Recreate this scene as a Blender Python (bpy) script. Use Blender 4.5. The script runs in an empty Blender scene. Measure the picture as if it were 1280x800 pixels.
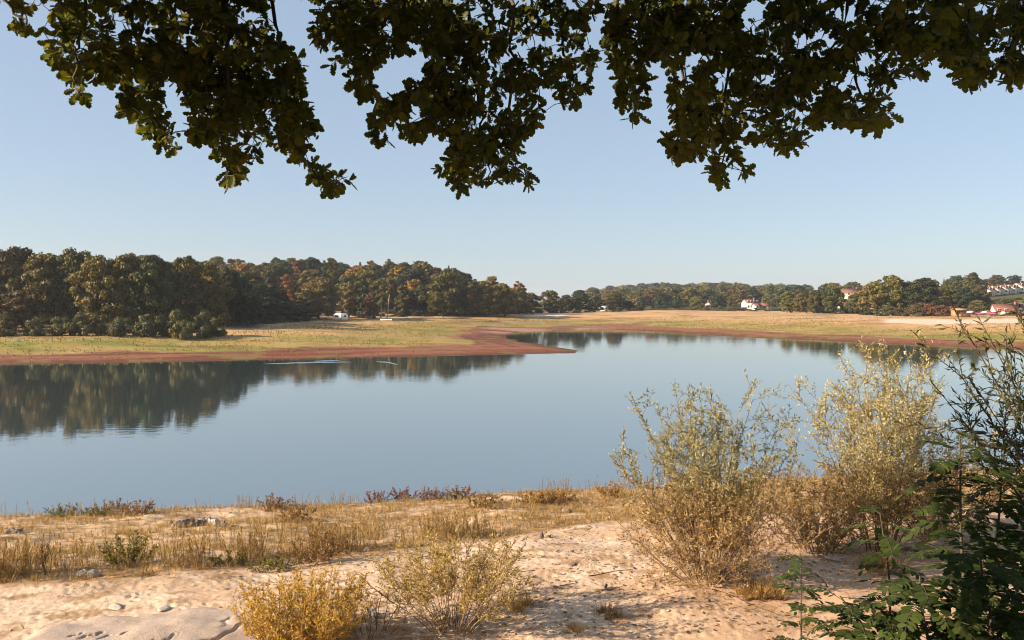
import bpy, math, random
import numpy as np
from mathutils import Vector

scene = bpy.context.scene
COL = scene.collection
H = 9.0            # eye height above the lake (m)
F = 1000.0         # focal length in photo pixels (photo 1280 wide)
HOR = 376.0        # horizon row
SUN_AZ = math.radians(74)    # direction the light travels, from +Y towards +X
SUN_EL = math.radians(22)

# ------------------------------------------------------------------ noise
def _h(ix, iy, s):
    n = (ix.astype(np.int64) * 374761393 + iy.astype(np.int64) * 668265263 + s * 974634777) & 0xffffffff
    n = ((n ^ (n >> 13)) * 1274126177) & 0xffffffff
    n = n ^ (n >> 16)
    return (n & 0xffff) / 65535.0

def vnoise(x, y, s=0):
    x = np.asarray(x, float); y = np.asarray(y, float)
    ix = np.floor(x); iy = np.floor(y); fx = x - ix; fy = y - iy
    fx = fx * fx * (3 - 2 * fx); fy = fy * fy * (3 - 2 * fy)
    a = _h(ix, iy, s); b = _h(ix + 1, iy, s); c = _h(ix, iy + 1, s); d = _h(ix + 1, iy + 1, s)
    return (a * (1 - fx) + b * fx) * (1 - fy) + (c * (1 - fx) + d * fx) * fy

def fbm(x, y, s=0, o=4):
    t = 0; a = .5; n = 0
    for k in range(o):
        t = t + a * vnoise(x * 2 ** k + 17.3 * k, y * 2 ** k - 9.1 * k, s + k); n += a; a *= .5
    return t / n

def sstep(a, b, x):
    t = np.clip((x - a) / (b - a), 0, 1); return t * t * (3 - 2 * t)

# ------------------------------------------------------------------ plan of the lake
def wl(px, py):                       # a point of the waterline seen at a pixel, on the plane z = 0
    d = H * F / (py - HOR); return ((px - 640) / F * d, d)

NEAR = [wl(*p) for p in [(-500, 655), (-200, 651), (0, 648), (150, 643), (200, 639), (300, 636), (400, 634), (500, 631),
                         (580, 623), (680, 617), (780, 613), (900, 606), (1050, 598), (1280, 588), (1500, 580)]]
FAR = [wl(*p) for p in [(1500, 445), (1280, 437), (1200, 433.5), (1080, 428), (1000, 424), (930, 421.5), (860, 417), (800, 413),
                        (760, 411.5), (700, 413), (655, 414.5), (634, 417), (636, 422), (650, 427), (690, 433), (729, 439), (716, 441.5), (660, 442.5), (600, 443.5),
                        (480, 446), (320, 450), (150, 453.5), (0, 455.5), (-200, 459), (-500, 468)]]
LAKE = np.array([(-260, 28)] + NEAR + [(260, 60), (260, 128)] + FAR + [(-260, 96)])

def lake_sd(x, y):                    # positive on land
    x = np.asarray(x, float); y = np.asarray(y, float)
    best = np.full(x.shape, 1e9); inside = np.zeros(x.shape, bool)
    n = len(LAKE)
    for i in range(n):
        x1, y1 = LAKE[i]; x2, y2 = LAKE[(i + 1) % n]
        dx, dy = x2 - x1, y2 - y1
        t = np.clip(((x - x1) * dx + (y - y1) * dy) / (dx * dx + dy * dy), 0, 1)
        best = np.minimum(best, np.hypot(x - x1 - t * dx, y - y1 - t * dy))
        c = ((y1 > y) != (y2 > y))
        xi = x1 + (y - y1) * dx / (dy if abs(dy) > 1e-9 else 1e-9)
        inside ^= (c & (x < xi))
    return np.where(inside, -best, best)

def height0(x, y):
    x = np.asarray(x, float); y = np.asarray(y, float)
    wob = (fbm(x * .12, y * .12, 5, 3) - .5)
    sd0 = lake_sd(x, y)
    near = y < 70
    sd = sd0 + wob * np.where(near, .9, 3.0)
    gn = np.interp(sd, [-40, -6, 0, .35, 3, 6, 10, 13, 16, 18.7, 400], [-2.5, -.9, -.03, .2, .5, .9, 1.5, 1.9, 2.3, 2.5, 2.6])
    bank = 4.7 * (1 - sstep(2, 13, y))
    zn = gn + np.where(sd > 0, bank, 0)
    zn = zn + np.where(sd > 1, (fbm(x * .35, y * .35, 11, 4) - .5) * .38 * sstep(.5, 5, sd), 0)
    gf = np.interp(sd, [-40, -10, 0, 5, 20, 50, 100, 200, 400, 4000], [-2.5, -1.2, -.02, .4, 1.1, 2.8, 3.5, 3.9, 4.2, 6])
    hill = 10.5 * sstep(262, 410, y) * sstep(14, -52, x) * sstep(700, 520, y)
    hill = hill + 1.0 * sstep(190, 260, y) * sstep(-60, -90, x) * sstep(500, 400, y)
    hill2 = 14.5 * np.exp(-((x - 215) / 150) ** 2 - ((y - 980) / 270) ** 2)
    hill3 = 12 * np.exp(-((x - 330) / 105) ** 2 - ((y - 540) / 130) ** 2)
    zf = gf + np.where(sd > 0, hill + hill2 + hill3, 0) + np.where(sd > 0, (fbm(x * .05, y * .05, 21, 4) - .5) * 1.2 * sstep(3, 30, sd), 0)
    return np.where(near, zn, zf)

def gz(x, y): return float(height0(np.array([x]), np.array([y]))[0])

def P(px, py, dmin=13.0, dmax=700.0):  # first ground point met by the ray through a photo pixel
    d = np.exp(np.linspace(math.log(dmin), math.log(dmax), 4000))
    x = (px - 640) / F * d; zr = H - (py - HOR) / F * d
    z = np.maximum(height0(x, d), 0)
    k = np.argmax(z >= zr)
    return Vector((x[k], d[k], z[k]))

def D(px, d):                          # ground point at a given distance
    x = (px - 640) / F * d; return Vector((x, d, gz(x, d)))

# foot line of the tall weeds in the foreground
BL = [P(*p) for p in [(-250, 745), (0, 728), (130, 722), (250, 710), (380, 696), (480, 688), (600, 672), (700, 658), (780, 648), (900, 640)]]
BLX = np.array([p.x for p in BL]); BLY = np.array([p.y for p in BL])
def belt(x, y): return y - np.interp(x, BLX, BLY)

# ------------------------------------------------------------------ materials
def nt(name):
    m = bpy.data.materials.new(name); m.use_nodes = True
    t = m.node_tree; t.nodes.clear(); out = t.nodes.new('ShaderNodeOutputMaterial')
    return m, t, out
def N(t, kind, **kw):
    n = t.nodes.new(kind)
    for k, v in kw.items():
        if k in n.inputs.keys(): n.inputs[k].default_value = v
        else: setattr(n, k, v)
    return n
def noise(t, scale, vec=None, detail=4, rough=.6):
    n = N(t, 'ShaderNodeTexNoise'); n.inputs['Scale'].default_value = scale; n.inputs['Detail'].default_value = detail; n.inputs['Roughness'].default_value = rough
    if vec is not None: t.links.new(vec, n.inputs['Vector'])
    return n
def ramp(t, fac, stops):
    r = N(t, 'ShaderNodeValToRGB'); e = r.color_ramp.elements
    while len(e) < len(stops): e.new(.5)
    for i, (p, c) in enumerate(stops):
        e[i].position = p; e[i].color = c if len(c) == 4 else (*c, 1)
    t.links.new(fac, r.inputs['Fac']); return r
def mixc(t, fac, a, b, mode='MIX'):
    m = N(t, 'ShaderNodeMix'); m.data_type = 'RGBA'; m.blend_type = mode
    for s, v in ((m.inputs[0], fac), (m.inputs[6], a), (m.inputs[7], b)):
        if isinstance(v, (int, float)): s.default_value = v
        elif isinstance(v, tuple): s.default_value = v if len(v) == 4 else (*v, 1)
        else: t.links.new(v, s)
    return m.outputs[2]

def solid(name, c, rough=.7, var=.25, scale=6, metal=0, spec=.3):
    m, t, out = nt(name)
    b = N(t, 'ShaderNodeBsdfPrincipled'); b.inputs['Roughness'].default_value = rough; b.inputs['Metallic'].default_value = metal
    b.inputs['Specular IOR Level'].default_value = spec
    co = N(t, 'ShaderNodeTexCoord'); n = noise(t, scale, co.outputs['Object'])
    r = ramp(t, n.outputs['Fac'], [(.3, tuple(v * (1 - var) for v in c)), (.7, tuple(min(1, v * (1 + var)) for v in c))])
    t.links.new(r.outputs['Color'], b.inputs['Base Color']); t.links.new(b.outputs[0], out.inputs['Surface'])
    return m

def leaf_mat(name, cols, trans=.3, low=None, zr=None, tcol=None, rough=.55, spec=.25, use_obj=False, patch=None, pscale=.35):
    """Leaves: each leaf draws its own colour from cols; low/zr: drier colours near the foot of the plant."""
    m, t, out = nt(name)
    g = N(t, 'ShaderNodeNewGeometry'); co = N(t, 'ShaderNodeTexCoord')
    if use_obj:
        oi = N(t, 'ShaderNodeObjectInfo')
        k = ramp(t, g.outputs['Random Per Island'], [(0, (.55, .55, .55)), (1, (1.4, 1.4, 1.4))])
        n0 = noise(t, pscale, co.outputs['Object'], 3)
        br = mixc(t, 1.0, oi.outputs['Color'], (1.3, .98, .68), 'MULTIPLY')
        rr = ramp(t, n0.outputs['Fac'], [(.45, (0, 0, 0)), (.68, (1, 1, 1))])
        c = mixc(t, rr.outputs['Color'], oi.outputs['Color'], br)
        c = mixc(t, 1.0, c, k.outputs['Color'], 'MULTIPLY')
    else:
        st = [((i + .0) / max(1, len(cols) - 1), c) for i, c in enumerate(cols)]
        c = ramp(t, g.outputs['Random Per Island'], st).outputs['Color']
        if low:
            st = [(i / max(1, len(low) - 1), v) for i, v in enumerate(low)]
            c2 = ramp(t, g.outputs['Random Per Island'], st).outputs['Color']
            sx = N(t, 'ShaderNodeSeparateXYZ'); t.links.new(co.outputs['Object'], sx.inputs[0])
            n1 = noise(t, 1.3, co.outputs['Object'], 2)
            ad = N(t, 'ShaderNodeMath', operation='MULTIPLY_ADD'); t.links.new(n1.outputs['Fac'], ad.inputs[0]); ad.inputs[1].default_value = 1.6; t.links.new(sx.outputs['Z'], ad.inputs[2])
            mr = N(t, 'ShaderNodeMapRange'); t.links.new(ad.outputs[0], mr.inputs[0]); mr.inputs[1].default_value = zr[0] + .8; mr.inputs[2].default_value = zr[1] + .8
            c = mixc(t, mr.outputs[0], c2, c)
        if patch:
            n0 = noise(t, pscale, co.outputs['Object'], 3)
            rr = ramp(t, n0.outputs['Fac'], [(.5, (0, 0, 0)), (.64, (1, 1, 1))])
            c = mixc(t, rr.outputs['Color'], c, patch)
    b = N(t, 'ShaderNodeBsdfPrincipled'); b.inputs['Roughness'].default_value = rough; b.inputs['Specular IOR Level'].default_value = spec
    t.links.new(c, b.inputs['Base Color'])
    tr = N(t, 'ShaderNodeBsdfTranslucent')
    t.links.new(mixc(t, 1.0, c, tcol or (1.3, 1.25, .7), 'MULTIPLY'), tr.inputs['Color'])
    mx = N(t, 'ShaderNodeMixShader'); mx.inputs[0].default_value = trans
    t.links.new(b.outputs[0], mx.inputs[1]); t.links.new(tr.outputs[0], mx.inputs[2]); t.links.new(mx.outputs[0], out.inputs['Surface'])
    return m

# ------------------------------------------------------------------ mesh building
class MB:
    def __init__(s): s.v = []; s.f = []; s.n = 0
    def add(s, V, faces):                       # faces: list of int arrays (k, m)
        V = np.asarray(V, float).reshape(-1, 3)
        for fa in faces:
            fa = np.asarray(fa, np.int64)
            if fa.size: s.f.append(fa + s.n)
        s.v.append(V); s.n += len(V)
    def mesh(s, name, mat, smooth=False):
        me = bpy.data.meshes.new(name)
        V = np.concatenate(s.v) if s.v else np.zeros((0, 3))
        me.vertices.add(len(V)); me.vertices.foreach_set('co', V.astype(np.float32).ravel())
        loops = np.concatenate([f.ravel() for f in s.f]); cnt = np.concatenate([np.full(len(f), f.shape[1]) for f in s.f])
        st = np.concatenate([[0], np.cumsum(cnt)[:-1]])
        me.loops.add(len(loops)); me.loops.foreach_set('vertex_index', loops.astype(np.int32))
        me.polygons.add(len(cnt)); me.polygons.foreach_set('loop_start', st.astype(np.int32)); me.polygons.foreach_set('loop_total', cnt.astype(np.int32))
        if smooth: me.polygons.foreach_set('use_smooth', np.ones(len(cnt), bool))
        me.update(calc_edges=True); me.validate()
        for m in (mat if isinstance(mat, (list, tuple)) else [mat]): me.materials.append(m)
        return me
    def box(s, x0, x1, y0, y1, z0, z1):
        V = [(x0, y0, z0), (x1, y0, z0), (x1, y1, z0), (x0, y1, z0), (x0, y0, z1), (x1, y0, z1), (x1, y1, z1), (x0, y1, z1)]
        s.add(V, [[(0, 3, 2, 1), (4, 5, 6, 7), (0, 1, 5, 4), (1, 2, 6, 5), (2, 3, 7, 6), (3, 0, 4, 7)]])
    def tube(s, pts, rad, sides=5):
        pts = np.asarray(pts, float); n = len(pts)
        rad = np.full(n, rad) if np.isscalar(rad) else np.asarray(rad, float)
        T = np.gradient(pts, axis=0); T /= np.linalg.norm(T, axis=1)[:, None] + 1e-9
        ref = np.array([0, 0, 1.0]) if abs(T[0, 2]) < .9 else np.array([1.0, 0, 0])
        A = np.cross(T, ref); A /= np.linalg.norm(A, axis=1)[:, None] + 1e-9; B = np.cross(T, A)
        a = np.arange(sides) / sides * 2 * math.pi
        V = pts[:, None, :] + rad[:, None, None] * (np.cos(a)[None, :, None] * A[:, None, :] + np.sin(a)[None, :, None] * B[:, None, :])
        i = np.arange(n - 1)[:, None] * sides; j = np.arange(sides)[None, :]; k = (j + 1) % sides
        q = np.stack([i + j, i + k, i + sides + k, i + sides + j], -1).reshape(-1, 4)
        s.add(V.reshape(-1, 3), [q])
    def scatter(s, tv, tf, pos, fwd, up, scale):
        """copies of a small template (x = along, y = across, z = up) with frames fwd/up"""
        pos = np.asarray(pos, float); n = len(pos)
        if n == 0: return
        fwd = fwd / (np.linalg.norm(fwd, axis=1)[:, None] + 1e-9)
        side = np.cross(up, fwd); side /= np.linalg.norm(side, axis=1)[:, None] + 1e-9
        upn = np.cross(fwd, side)
        sc = np.asarray(scale, float)
        if sc.ndim == 1: sc = np.repeat(sc[:, None], 3, 1)
        tv = np.asarray(tv, float); k = len(tv)
        V = pos[:, None, :] + (tv[None, :, 0] * sc[:, 0:1])[..., None] * fwd[:, None, :] + (tv[None, :, 1] * sc[:, 1:2])[..., None] * side[:, None, :] + (tv[None, :, 2] * sc[:, 2:3])[..., None] * upn[:, None, :]
        fs = []
        off = np.arange(n) * k
        for fa in tf:
            fa = np.asarray(fa); fs.append((off[:, None, None] + fa[None]).reshape(-1, fa.shape[1]))
        s.add(V.reshape(-1, 3), fs)

def obj(name, me, parent=None, loc=None):
    o = bpy.data.objects.new(name, me); COL.objects.link(o)
    if parent is not None: o.parent = parent
    if loc is not None: o.location = loc
    return o
def thing(name, label, cat, loc=(0, 0, 0), rz=0, group=None, scale=None):
    o = bpy.data.objects.new(name, None); COL.objects.link(o); o.empty_display_size = .3
    o.location = loc; o.rotation_euler = (0, 0, rz)
    if scale is not None: o.scale = scale
    return tag(o, label, cat, group)
def tag(o, label=None, cat=None, group=None, kind=None):
    for k, v in (('label', label), ('category', cat), ('group', group), ('kind', kind)):
        if v: o[k] = v
    return o
def unit(v): return v / (np.linalg.norm(v, axis=-1, keepdims=True) + 1e-9)

# templates -------------------------------------------------------
WILLOW_LEAF = ([(0, 0, 0), (.4, .5, .10), (1, 0, -.12), (.4, -.5, .10)], [[(0, 3, 2, 1)]])
CARD = ([(-.5, -.35, 0), (.1, -.5, .12), (.5, -.1, 0), (.3, .45, -.1), (-.35, .4, .1)], [[(0, 1, 2, 3, 4)]])
_half = [(0, .02), (.10, .05), (.2, .17), (.29, .11), (.40, .27), (.5, .16), (.62, .31), (.72, .19), (.82, .24), (.92, .13), (1.0, 0)]
_ov = [(0, 0, 0), (.5, 0, -.02)] + [(u, w, .25 * w) for u, w in _half[:]] + [(u, -w, .25 * w) for u, w in _half[:]]
_nl = len(_half)
OAK_LEAF = (_ov, [[tuple([0, 1] + list(range(1 + _nl, 1, -1)))], [tuple([1, 0] + list(range(2 + _nl, 2 + 2 * _nl)))]])
LEAFLET = ([(0, 0, 0), (.2, .17, .03), (.6, .24, .04), (.9, .12, .02), (1, 0, 0), (.9, -.12, .02), (.6, -.24, .04), (.2, -.17, .03)], [[(0, 7, 6, 5, 4, 3, 2, 1)]])

# ------------------------------------------------------------------ world, sun, camera
w = bpy.data.worlds.new("World"); scene.world = w; w.use_nodes = True
wt = w.node_tree; wt.nodes.clear()
sky = wt.nodes.new('ShaderNodeTexSky'); sky.sky_type = 'NISHITA'; sky.sun_disc = False
sky.sun_elevation = SUN_EL
sky.sun_rotation = SUN_AZ + math.pi
sky.altitude = 500; sky.air_density = 1.0; sky.dust_density = 1.0; sky.ozone_density = 1.0
bg = wt.nodes.new('ShaderNodeBackground'); bg.inputs['Strength'].default_value = .054
wo = wt.nodes.new('ShaderNodeOutputWorld')
veil = wt.nodes.new('ShaderNodeMix'); veil.data_type = 'RGBA'; veil.inputs[0].default_value = .56   # thin high haze over the whole sky
veil.inputs[7].default_value = (3.5, 4.35, 5.55, 1); wt.links.new(sky.outputs[0], veil.inputs[6])
wt.links.new(veil.outputs[2], bg.inputs['Color']); wt.links.new(bg.outputs[0], wo.inputs['Surface'])
sl = bpy.data.lights.new('sun', 'SUN'); sl.energy = 4.9; sl.angle = math.radians(.5); sl.color = (1.0, .80, .57)
so = bpy.data.objects.new('sun', sl); COL.objects.link(so)
Ldir = Vector((math.sin(SUN_AZ) * math.cos(SUN_EL), math.cos(SUN_AZ) * math.cos(SUN_EL), -math.sin(SUN_EL)))
so.rotation_euler = Ldir.to_track_quat('-Z', 'Y').to_euler(); so.location = (-40, -10, 40)
cam = bpy.data.cameras.new('camera'); co_ = bpy.data.objects.new('camera', cam); COL.objects.link(co_)
co_.location = (0, 0, H); co_.rotation_euler = (math.pi / 2, 0, 0)
cam.sensor_width = 36; cam.lens = 36 * F / 1280; cam.shift_y = -(400 - HOR) / 1280
cam.clip_start = .1; cam.clip_end = 9000
scene.camera = co_
scene.view_settings.view_transform = 'Standard'; scene.view_settings.look = 'None'
scene.view_settings.exposure = 1.45; scene.view_settings.gamma = 1.0; scene.view_settings.use_curve_mapping = False
scene.cycles.use_denoising = True; scene.cycles.filter_width = 1.05
scene.cycles.max_bounces = 6; scene.cycles.diffuse_bounces = 3; scene.cycles.glossy_bounces = 3; scene.cycles.transmission_bounces = 3
scene.cycles.caustics_reflective = False; scene.cycles.caustics_refractive = False

# ------------------------------------------------------------------ the ground, one sheet
th_f = np.radians(np.linspace(-39, 39, 620)); th_b = np.radians(np.linspace(39, 321, 64)[1:-1])
TH = np.concatenate([th_f, th_b])
R = [.6]
while R[-1] < 3600:
    r = R[-1]
    k = .05 if r < 12 else (.0042 if r < 42 else (.009 if r < 60 else (.0075 if r < 300 else .02)))
    R.append(r * (1 + k))
R = np.array(R)
rr, tt = np.meshgrid(R, TH, indexing='ij')
GX = rr * np.sin(tt); GY = rr * np.cos(tt)
GZ = height0(GX, GY)
SDL = lake_sd(GX, GY)
nearm = (GY < 70)
BT = belt(GX, GY)
rng = np.random.default_rng(3)
# footprints trodden into the sand
sandm = nearm & (BT < -.2) & (GY > 14) & (np.abs(GX) < 16)
fp_n = 9000
fx = rng.uniform(-13, 6, fp_n); fy = rng.uniform(15, 25, fp_n)
fb = belt(fx, fy); keep = (fb < -.5) & (rng.random(fp_n) < np.clip(1.25 - np.maximum(0, fx + 1) * .16, .2, 1)); fx, fy = fx[keep], fy[keep]
flat = np.flatnonzero(sandm.ravel()); sxv = GX.ravel()[flat]; syv = GY.ravel()[flat]; dz = np.zeros(len(flat))
order = np.argsort(sxv); sxs = sxv[order]
for a_, b_ in zip(fx, fy):
    i0, i1 = np.searchsorted(sxs, [a_ - .5, a_ + .5]); idx = order[i0:i1]
    an = rng.uniform(0, 3.14); ca, sa = math.cos(an), math.sin(an)
    u = (sxv[idx] - a_) * ca + (syv[idx] - b_) * sa; v = -(sxv[idx] - a_) * sa + (syv[idx] - b_) * ca
    q = (u / rng.uniform(.06, .13)) ** 2 + (v / rng.uniform(.045, .075)) ** 2
    dz[idx] += (-np.exp(-q) + .45 * np.exp(-((np.sqrt(q) - 1.5) ** 2) * 4)) * rng.uniform(.007, .018)
GZf = GZ.ravel(); GZf[flat] += dz; GZ = GZf.reshape(GZ.shape)
# small relief of stony soil and clods behind the weeds
rough = nearm & (SDL > .3) & (GY > 12)
GZ = GZ + np.where(rough, (fbm(GX * 2.3, GY * 2.3, 31, 4) - .5) * np.where(BT > -.3, .15, .02), 0)

def col3(c): return np.array(c)[None, None, :]
def blend(base, c, m): return base * (1 - m[..., None]) + col3(c) * m[..., None]
n1 = fbm(GX * .5, GY * .9, 41, 4); n2 = fbm(GX * 1.8, GY * 2.6, 43, 4); n3 = fbm(GX * .16, GY * .3, 47, 4)
A = np.zeros(GX.shape + (3,)) + col3((.54, .385, .265))
A = blend(A, (.61, .475, .365), sstep(.42, .62, n1) * .8)                              # paler dry sand
A = blend(A, (.50, .325, .21), sstep(1.5, 5.5, GX) * sstep(.35, .6, n3) * .8 * (GY < 30))     # rosy earth to the right
A = blend(A, (.30, .18, .085), sstep(.50, .68, n2) * sstep(.40, .60, n1) * .75 * (BT < -1))   # thin scatter of dry leaf bits
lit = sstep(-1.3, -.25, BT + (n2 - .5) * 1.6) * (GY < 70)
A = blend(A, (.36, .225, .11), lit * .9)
soil = sstep(.1, 1.2, BT + (n2 - .5) * 1.4) * (GY < 70)
A = blend(A, (.51, .36, .235), soil)
A = blend(A, (.30, .19, .085), soil * sstep(.44, .6, n2) * .85)
A = blend(A, (.22, .15, .07), soil * sstep(.55, .7, fbm(GX * 1.1, GY * 3.2, 53, 4)) * .8)
A = blend(A, (.54, .41, .30), soil * sstep(.56, .68, fbm(GX * .35, GY * 1.4, 57, 3)) * .8)
A = blend(A, (.14, .10, .065), (SDL < .25) * nearm * 1.0)
# the far shore: red mud at the water, then olive and golden meadow, then straw
f1 = fbm(GX * .045, GY * .09, 61, 5); f2 = fbm(GX * .25, GY * .35, 67, 4); f3 = fbm(GX * .02, GY * .06, 71, 4)
sdw = SDL + (f2 - .5) * 6 + (f1 - .5) * 8
far = np.zeros_like(A) + col3((.46, .28, .145))
far = blend(far, (.18, .195, .050), sstep(10, 16, sdw) * sstep(46, 26, sdw) * (.5 + .5 * sstep(.42, .6, f1)))
far = blend(far, (.32, .22, .075), sstep(.45, .62, f2) * sstep(8, 14, sdw) * .7)
far = blend(far, (.47, .31, .18), sstep(34, 60, sdw) * sstep(.38, .55, f3))
far = blend(far, (.17, .105, .05), sstep(.58, .70, fbm(GX * .06, GY * .3, 73, 4)) * .7)
xr = GX / np.maximum(GY, 1)
spit = sstep(.0, .04, np.minimum(xr + .055, 0.11 - xr)) * (GY > 125) * (GY < 250)
redw = np.where(GX < -30, 14.5, 15.0) + spit * 26 + (fbm(GX * .11, GY * .11, 83, 4) - .5) * 9
red = sstep(1.05, .72, sdw / redw)
far = blend(far, (.165, .062, .040), red)
tide = fbm(SDL * .55 + f1 * 2, GX * .03 + GY * .03, 87, 3)
far = blend(far, (.25, .115, .075), red * sstep(.52, .66, tide) * .75)
far = blend(far, (.11, .045, .030), red * sstep(.48, .36, tide) * .7)
far = blend(far, (.19, .15, .055), red * sstep(.60, .70, fbm(GX * .2, GY * .3, 89, 4)) * .7)
far = blend(far, (.09, .045, .032), sstep(2.5, .4, SDL + f2 - .5) * .85)
flatm = sstep(205, 222, GY) * sstep(290, 262, GY) * sstep(-.06, -.02, xr) * sstep(.14, .09, xr)
far = blend(far, (.33, .20, .155), flatm * sstep(.48, .56, fbm(GX * .03, GY * .14, 79, 3)) * .9)
bx = GX; dB = GY
beach = sstep(.455, .475, xr) * sstep(206 + 14 * (1 - sstep(.46, .56, xr)) , 212 + 14 * (1 - sstep(.46, .56, xr)), dB + (f2 - .5) * 8) * sstep(250, 240, dB + (f2 - .5) * 8) * (GX > 0)
far = blend(far, (.60, .47, .38), beach)
sb = sstep(.0, .012, np.minimum(xr - .012, .075 - xr)) * sstep(300, 318, GY) * sstep(362, 345, GY) * sstep(.4, .55, f2)
far = blend(far, (.62, .46, .34), sb)
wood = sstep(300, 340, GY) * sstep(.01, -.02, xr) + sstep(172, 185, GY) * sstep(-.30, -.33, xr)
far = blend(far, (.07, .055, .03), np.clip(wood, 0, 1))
far = blend(far, (.075, .08, .03), sstep(400, 450, GY))
under = SDL < -.2
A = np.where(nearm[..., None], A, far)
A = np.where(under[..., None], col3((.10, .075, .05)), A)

nr, na = GX.shape
idx = np.arange(nr * na).reshape(nr, na)
nx = np.roll(idx, -1, axis=1)
q = np.stack([idx[:-1], nx[:-1], nx[1:], idx[1:]], -1).reshape(-1, 4)[:, ::-1]
gm = MB(); gm.add(np.stack([GX, GY, GZ], -1).reshape(-1, 3), [q, idx[0][None, :]])

mg, t, out = nt('ground')
at = N(t, 'ShaderNodeAttribute'); at.attribute_name = 'albedo'
tc = N(t, 'ShaderNodeTexCoord'); ob = tc.outputs['Object']
na_ = noise(t, 9, ob, 6, .7); nb_ = noise(t, .9, ob, 5, .65); nc_ = noise(t, 38, ob, 4, .7)
c = mixc(t, 1.0, at.outputs['Color'], ramp(t, na_.outputs['Fac'], [(.28, (.68, .66, .62)), (.5, (1, 1, 1)), (.75, (1.12, 1.13, 1.15))]).outputs['Color'], 'MULTIPLY')
c = mixc(t, 1.0, c, ramp(t, nb_.outputs['Fac'], [(.3, (.82, .80, .77)), (.7, (1.12, 1.12, 1.12))]).outputs['Color'], 'MULTIPLY')
vo = N(t, 'ShaderNodeTexVoronoi'); vo.inputs['Scale'].default_value = 7; t.links.new(ob, vo.inputs['Vector'])
c = mixc(t, ramp(t, vo.outputs['Distance'], [(.04, (.4, .4, .4)), (.10, (0, 0, 0))]).outputs['Color'], c, (.22, .15, .10))
b = N(t, 'ShaderNodeBsdfPrincipled'); b.inputs['Roughness'].default_value = .95; b.inputs['Specular IOR Level'].default_value = .1
t.links.new(c, b.inputs['Base Color'])
hm = N(t, 'ShaderNodeMath', operation='MULTIPLY_ADD'); t.links.new(na_.outputs['Fac'], hm.inputs[0]); hm.inputs[1].default_value = .03
hm2 = N(t, 'ShaderNodeMath', operation='MULTIPLY'); t.links.new(nc_.outputs['Fac'], hm2.inputs[0]); hm2.inputs[1].default_value = .022
t.links.new(hm2.outputs[0], hm.inputs[2])
bp = N(t, 'ShaderNodeBump'); bp.inputs['Strength'].default_value = .9; bp.inputs['Distance'].default_value = 1
t.links.new(hm.outputs[0], bp.inputs['Height']); t.links.new(bp.outputs[0], b.inputs['Normal'])
t.links.new(b.outputs[0], out.inputs['Surface'])
gme = gm.mesh('ground', mg, True)
ca = gme.color_attributes.new('albedo', 'FLOAT_COLOR', 'POINT')
ca.data.foreach_set('color', np.concatenate([A.reshape(-1, 3), np.ones((nr * na, 1))], 1).astype(np.float32).ravel())
tag(obj('ground', gme), kind='structure')

# ------------------------------------------------------------------ the lake
mw, t, out = nt('lake_water')
tc = N(t, 'ShaderNodeTexCoord')
mp = N(t, 'ShaderNodeMapping'); t.links.new(tc.outputs['Object'], mp.inputs['Vector']); mp.inputs['Scale'].default_value = (.55, 1.5, 1)
w1 = noise(t, 1.1, mp.outputs[0], 3, .5); w2 = noise(t, .12, mp.outputs[0], 2, .5)
wsum = N(t, 'ShaderNodeMath', operation='MULTIPLY'); t.links.new(w1.outputs['Fac'], wsum.inputs[0])
pt = ramp(t, w2.outputs['Fac'], [(.35, (.5, .5, .5)), (.7, (1, 1, 1))]); t.links.new(pt.outputs['Color'], wsum.inputs[1])
bp = N(t, 'ShaderNodeBump'); bp.inputs['Strength'].default_value = 1; bp.inputs['Distance'].default_value = .006
t.links.new(wsum.outputs[0], bp.inputs['Height'])
body = N(t, 'ShaderNodeBsdfDiffuse'); body.inputs['Color'].default_value = (.05, .075, .08, 1)
gl = N(t, 'ShaderNodeBsdfGlossy'); gl.inputs['Roughness'].default_value = .03; gl.inputs['Color'].default_value = (.98, .955, .905, 1); t.links.new(bp.outputs[0], gl.inputs['Normal'])
fr = N(t, 'ShaderNodeFresnel'); fr.inputs['IOR'].default_value = 1.6
fa = N(t, 'ShaderNodeMath', operation='MULTIPLY_ADD'); t.links.new(fr.outputs[0], fa.inputs[0]); fa.inputs[1].default_value = .58; fa.inputs[2].default_value = .42
mx = N(t, 'ShaderNodeMixShader'); t.links.new(fa.outputs[0], mx.inputs[0]); t.links.new(body.outputs[0], mx.inputs[1]); t.links.new(gl.outputs[0], mx.inputs[2]); t.links.new(mx.outputs[0], out.inputs['Surface'])
wm = MB(); wm.add([(-300, 20, 0), (300, 20, 0), (300, 300, 0), (-300, 300, 0)], [[(0, 1, 2, 3)]])
lk = obj('lake', wm.mesh('lake', mw)); tag(lk, kind='structure')

# ------------------------------------------------------------------ trees of the far shore (built once per form, then copied)
bark = solid('bark', (.10, .075, .055), .9, .35, 3)
bark_pale = solid('pale_bark', (.34, .30, .25), .85, .3, 3)
crown_mat = leaf_mat('tree_leaves', None, trans=.22, use_obj=True, pscale=.3)

def crown_points(rng, lobes, n, size):
    C = np.array([l[0] for l in lobes]); Rr = np.array([l[1] for l in lobes])
    p = Rr ** 2 / (Rr ** 2).sum(); k = rng.choice(len(lobes), n, p=p)
    d = unit(rng.normal(size=(n, 3)) + np.array([0, 0, .25]))
    pos = C[k] + d * (Rr[k] * (1 - .45 * rng.random(n) ** 1.7 + .14 * rng.normal(size=n)))[:, None] * np.array([1, 1, .68])
    dist = np.linalg.norm((pos[:, None, :] - C[None]) / Rr[None, :, None], axis=2)
    dist[np.arange(n), k] = 9
    ok = dist.min(1) > .62
    pos, d = pos[ok], d[ok]; m = len(pos)
    nrm = unit(d * 1.0 + rng.normal(size=(m, 3)) * .55)
    return pos, nrm, size * rng.uniform(.6, 1.35, m)

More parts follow.
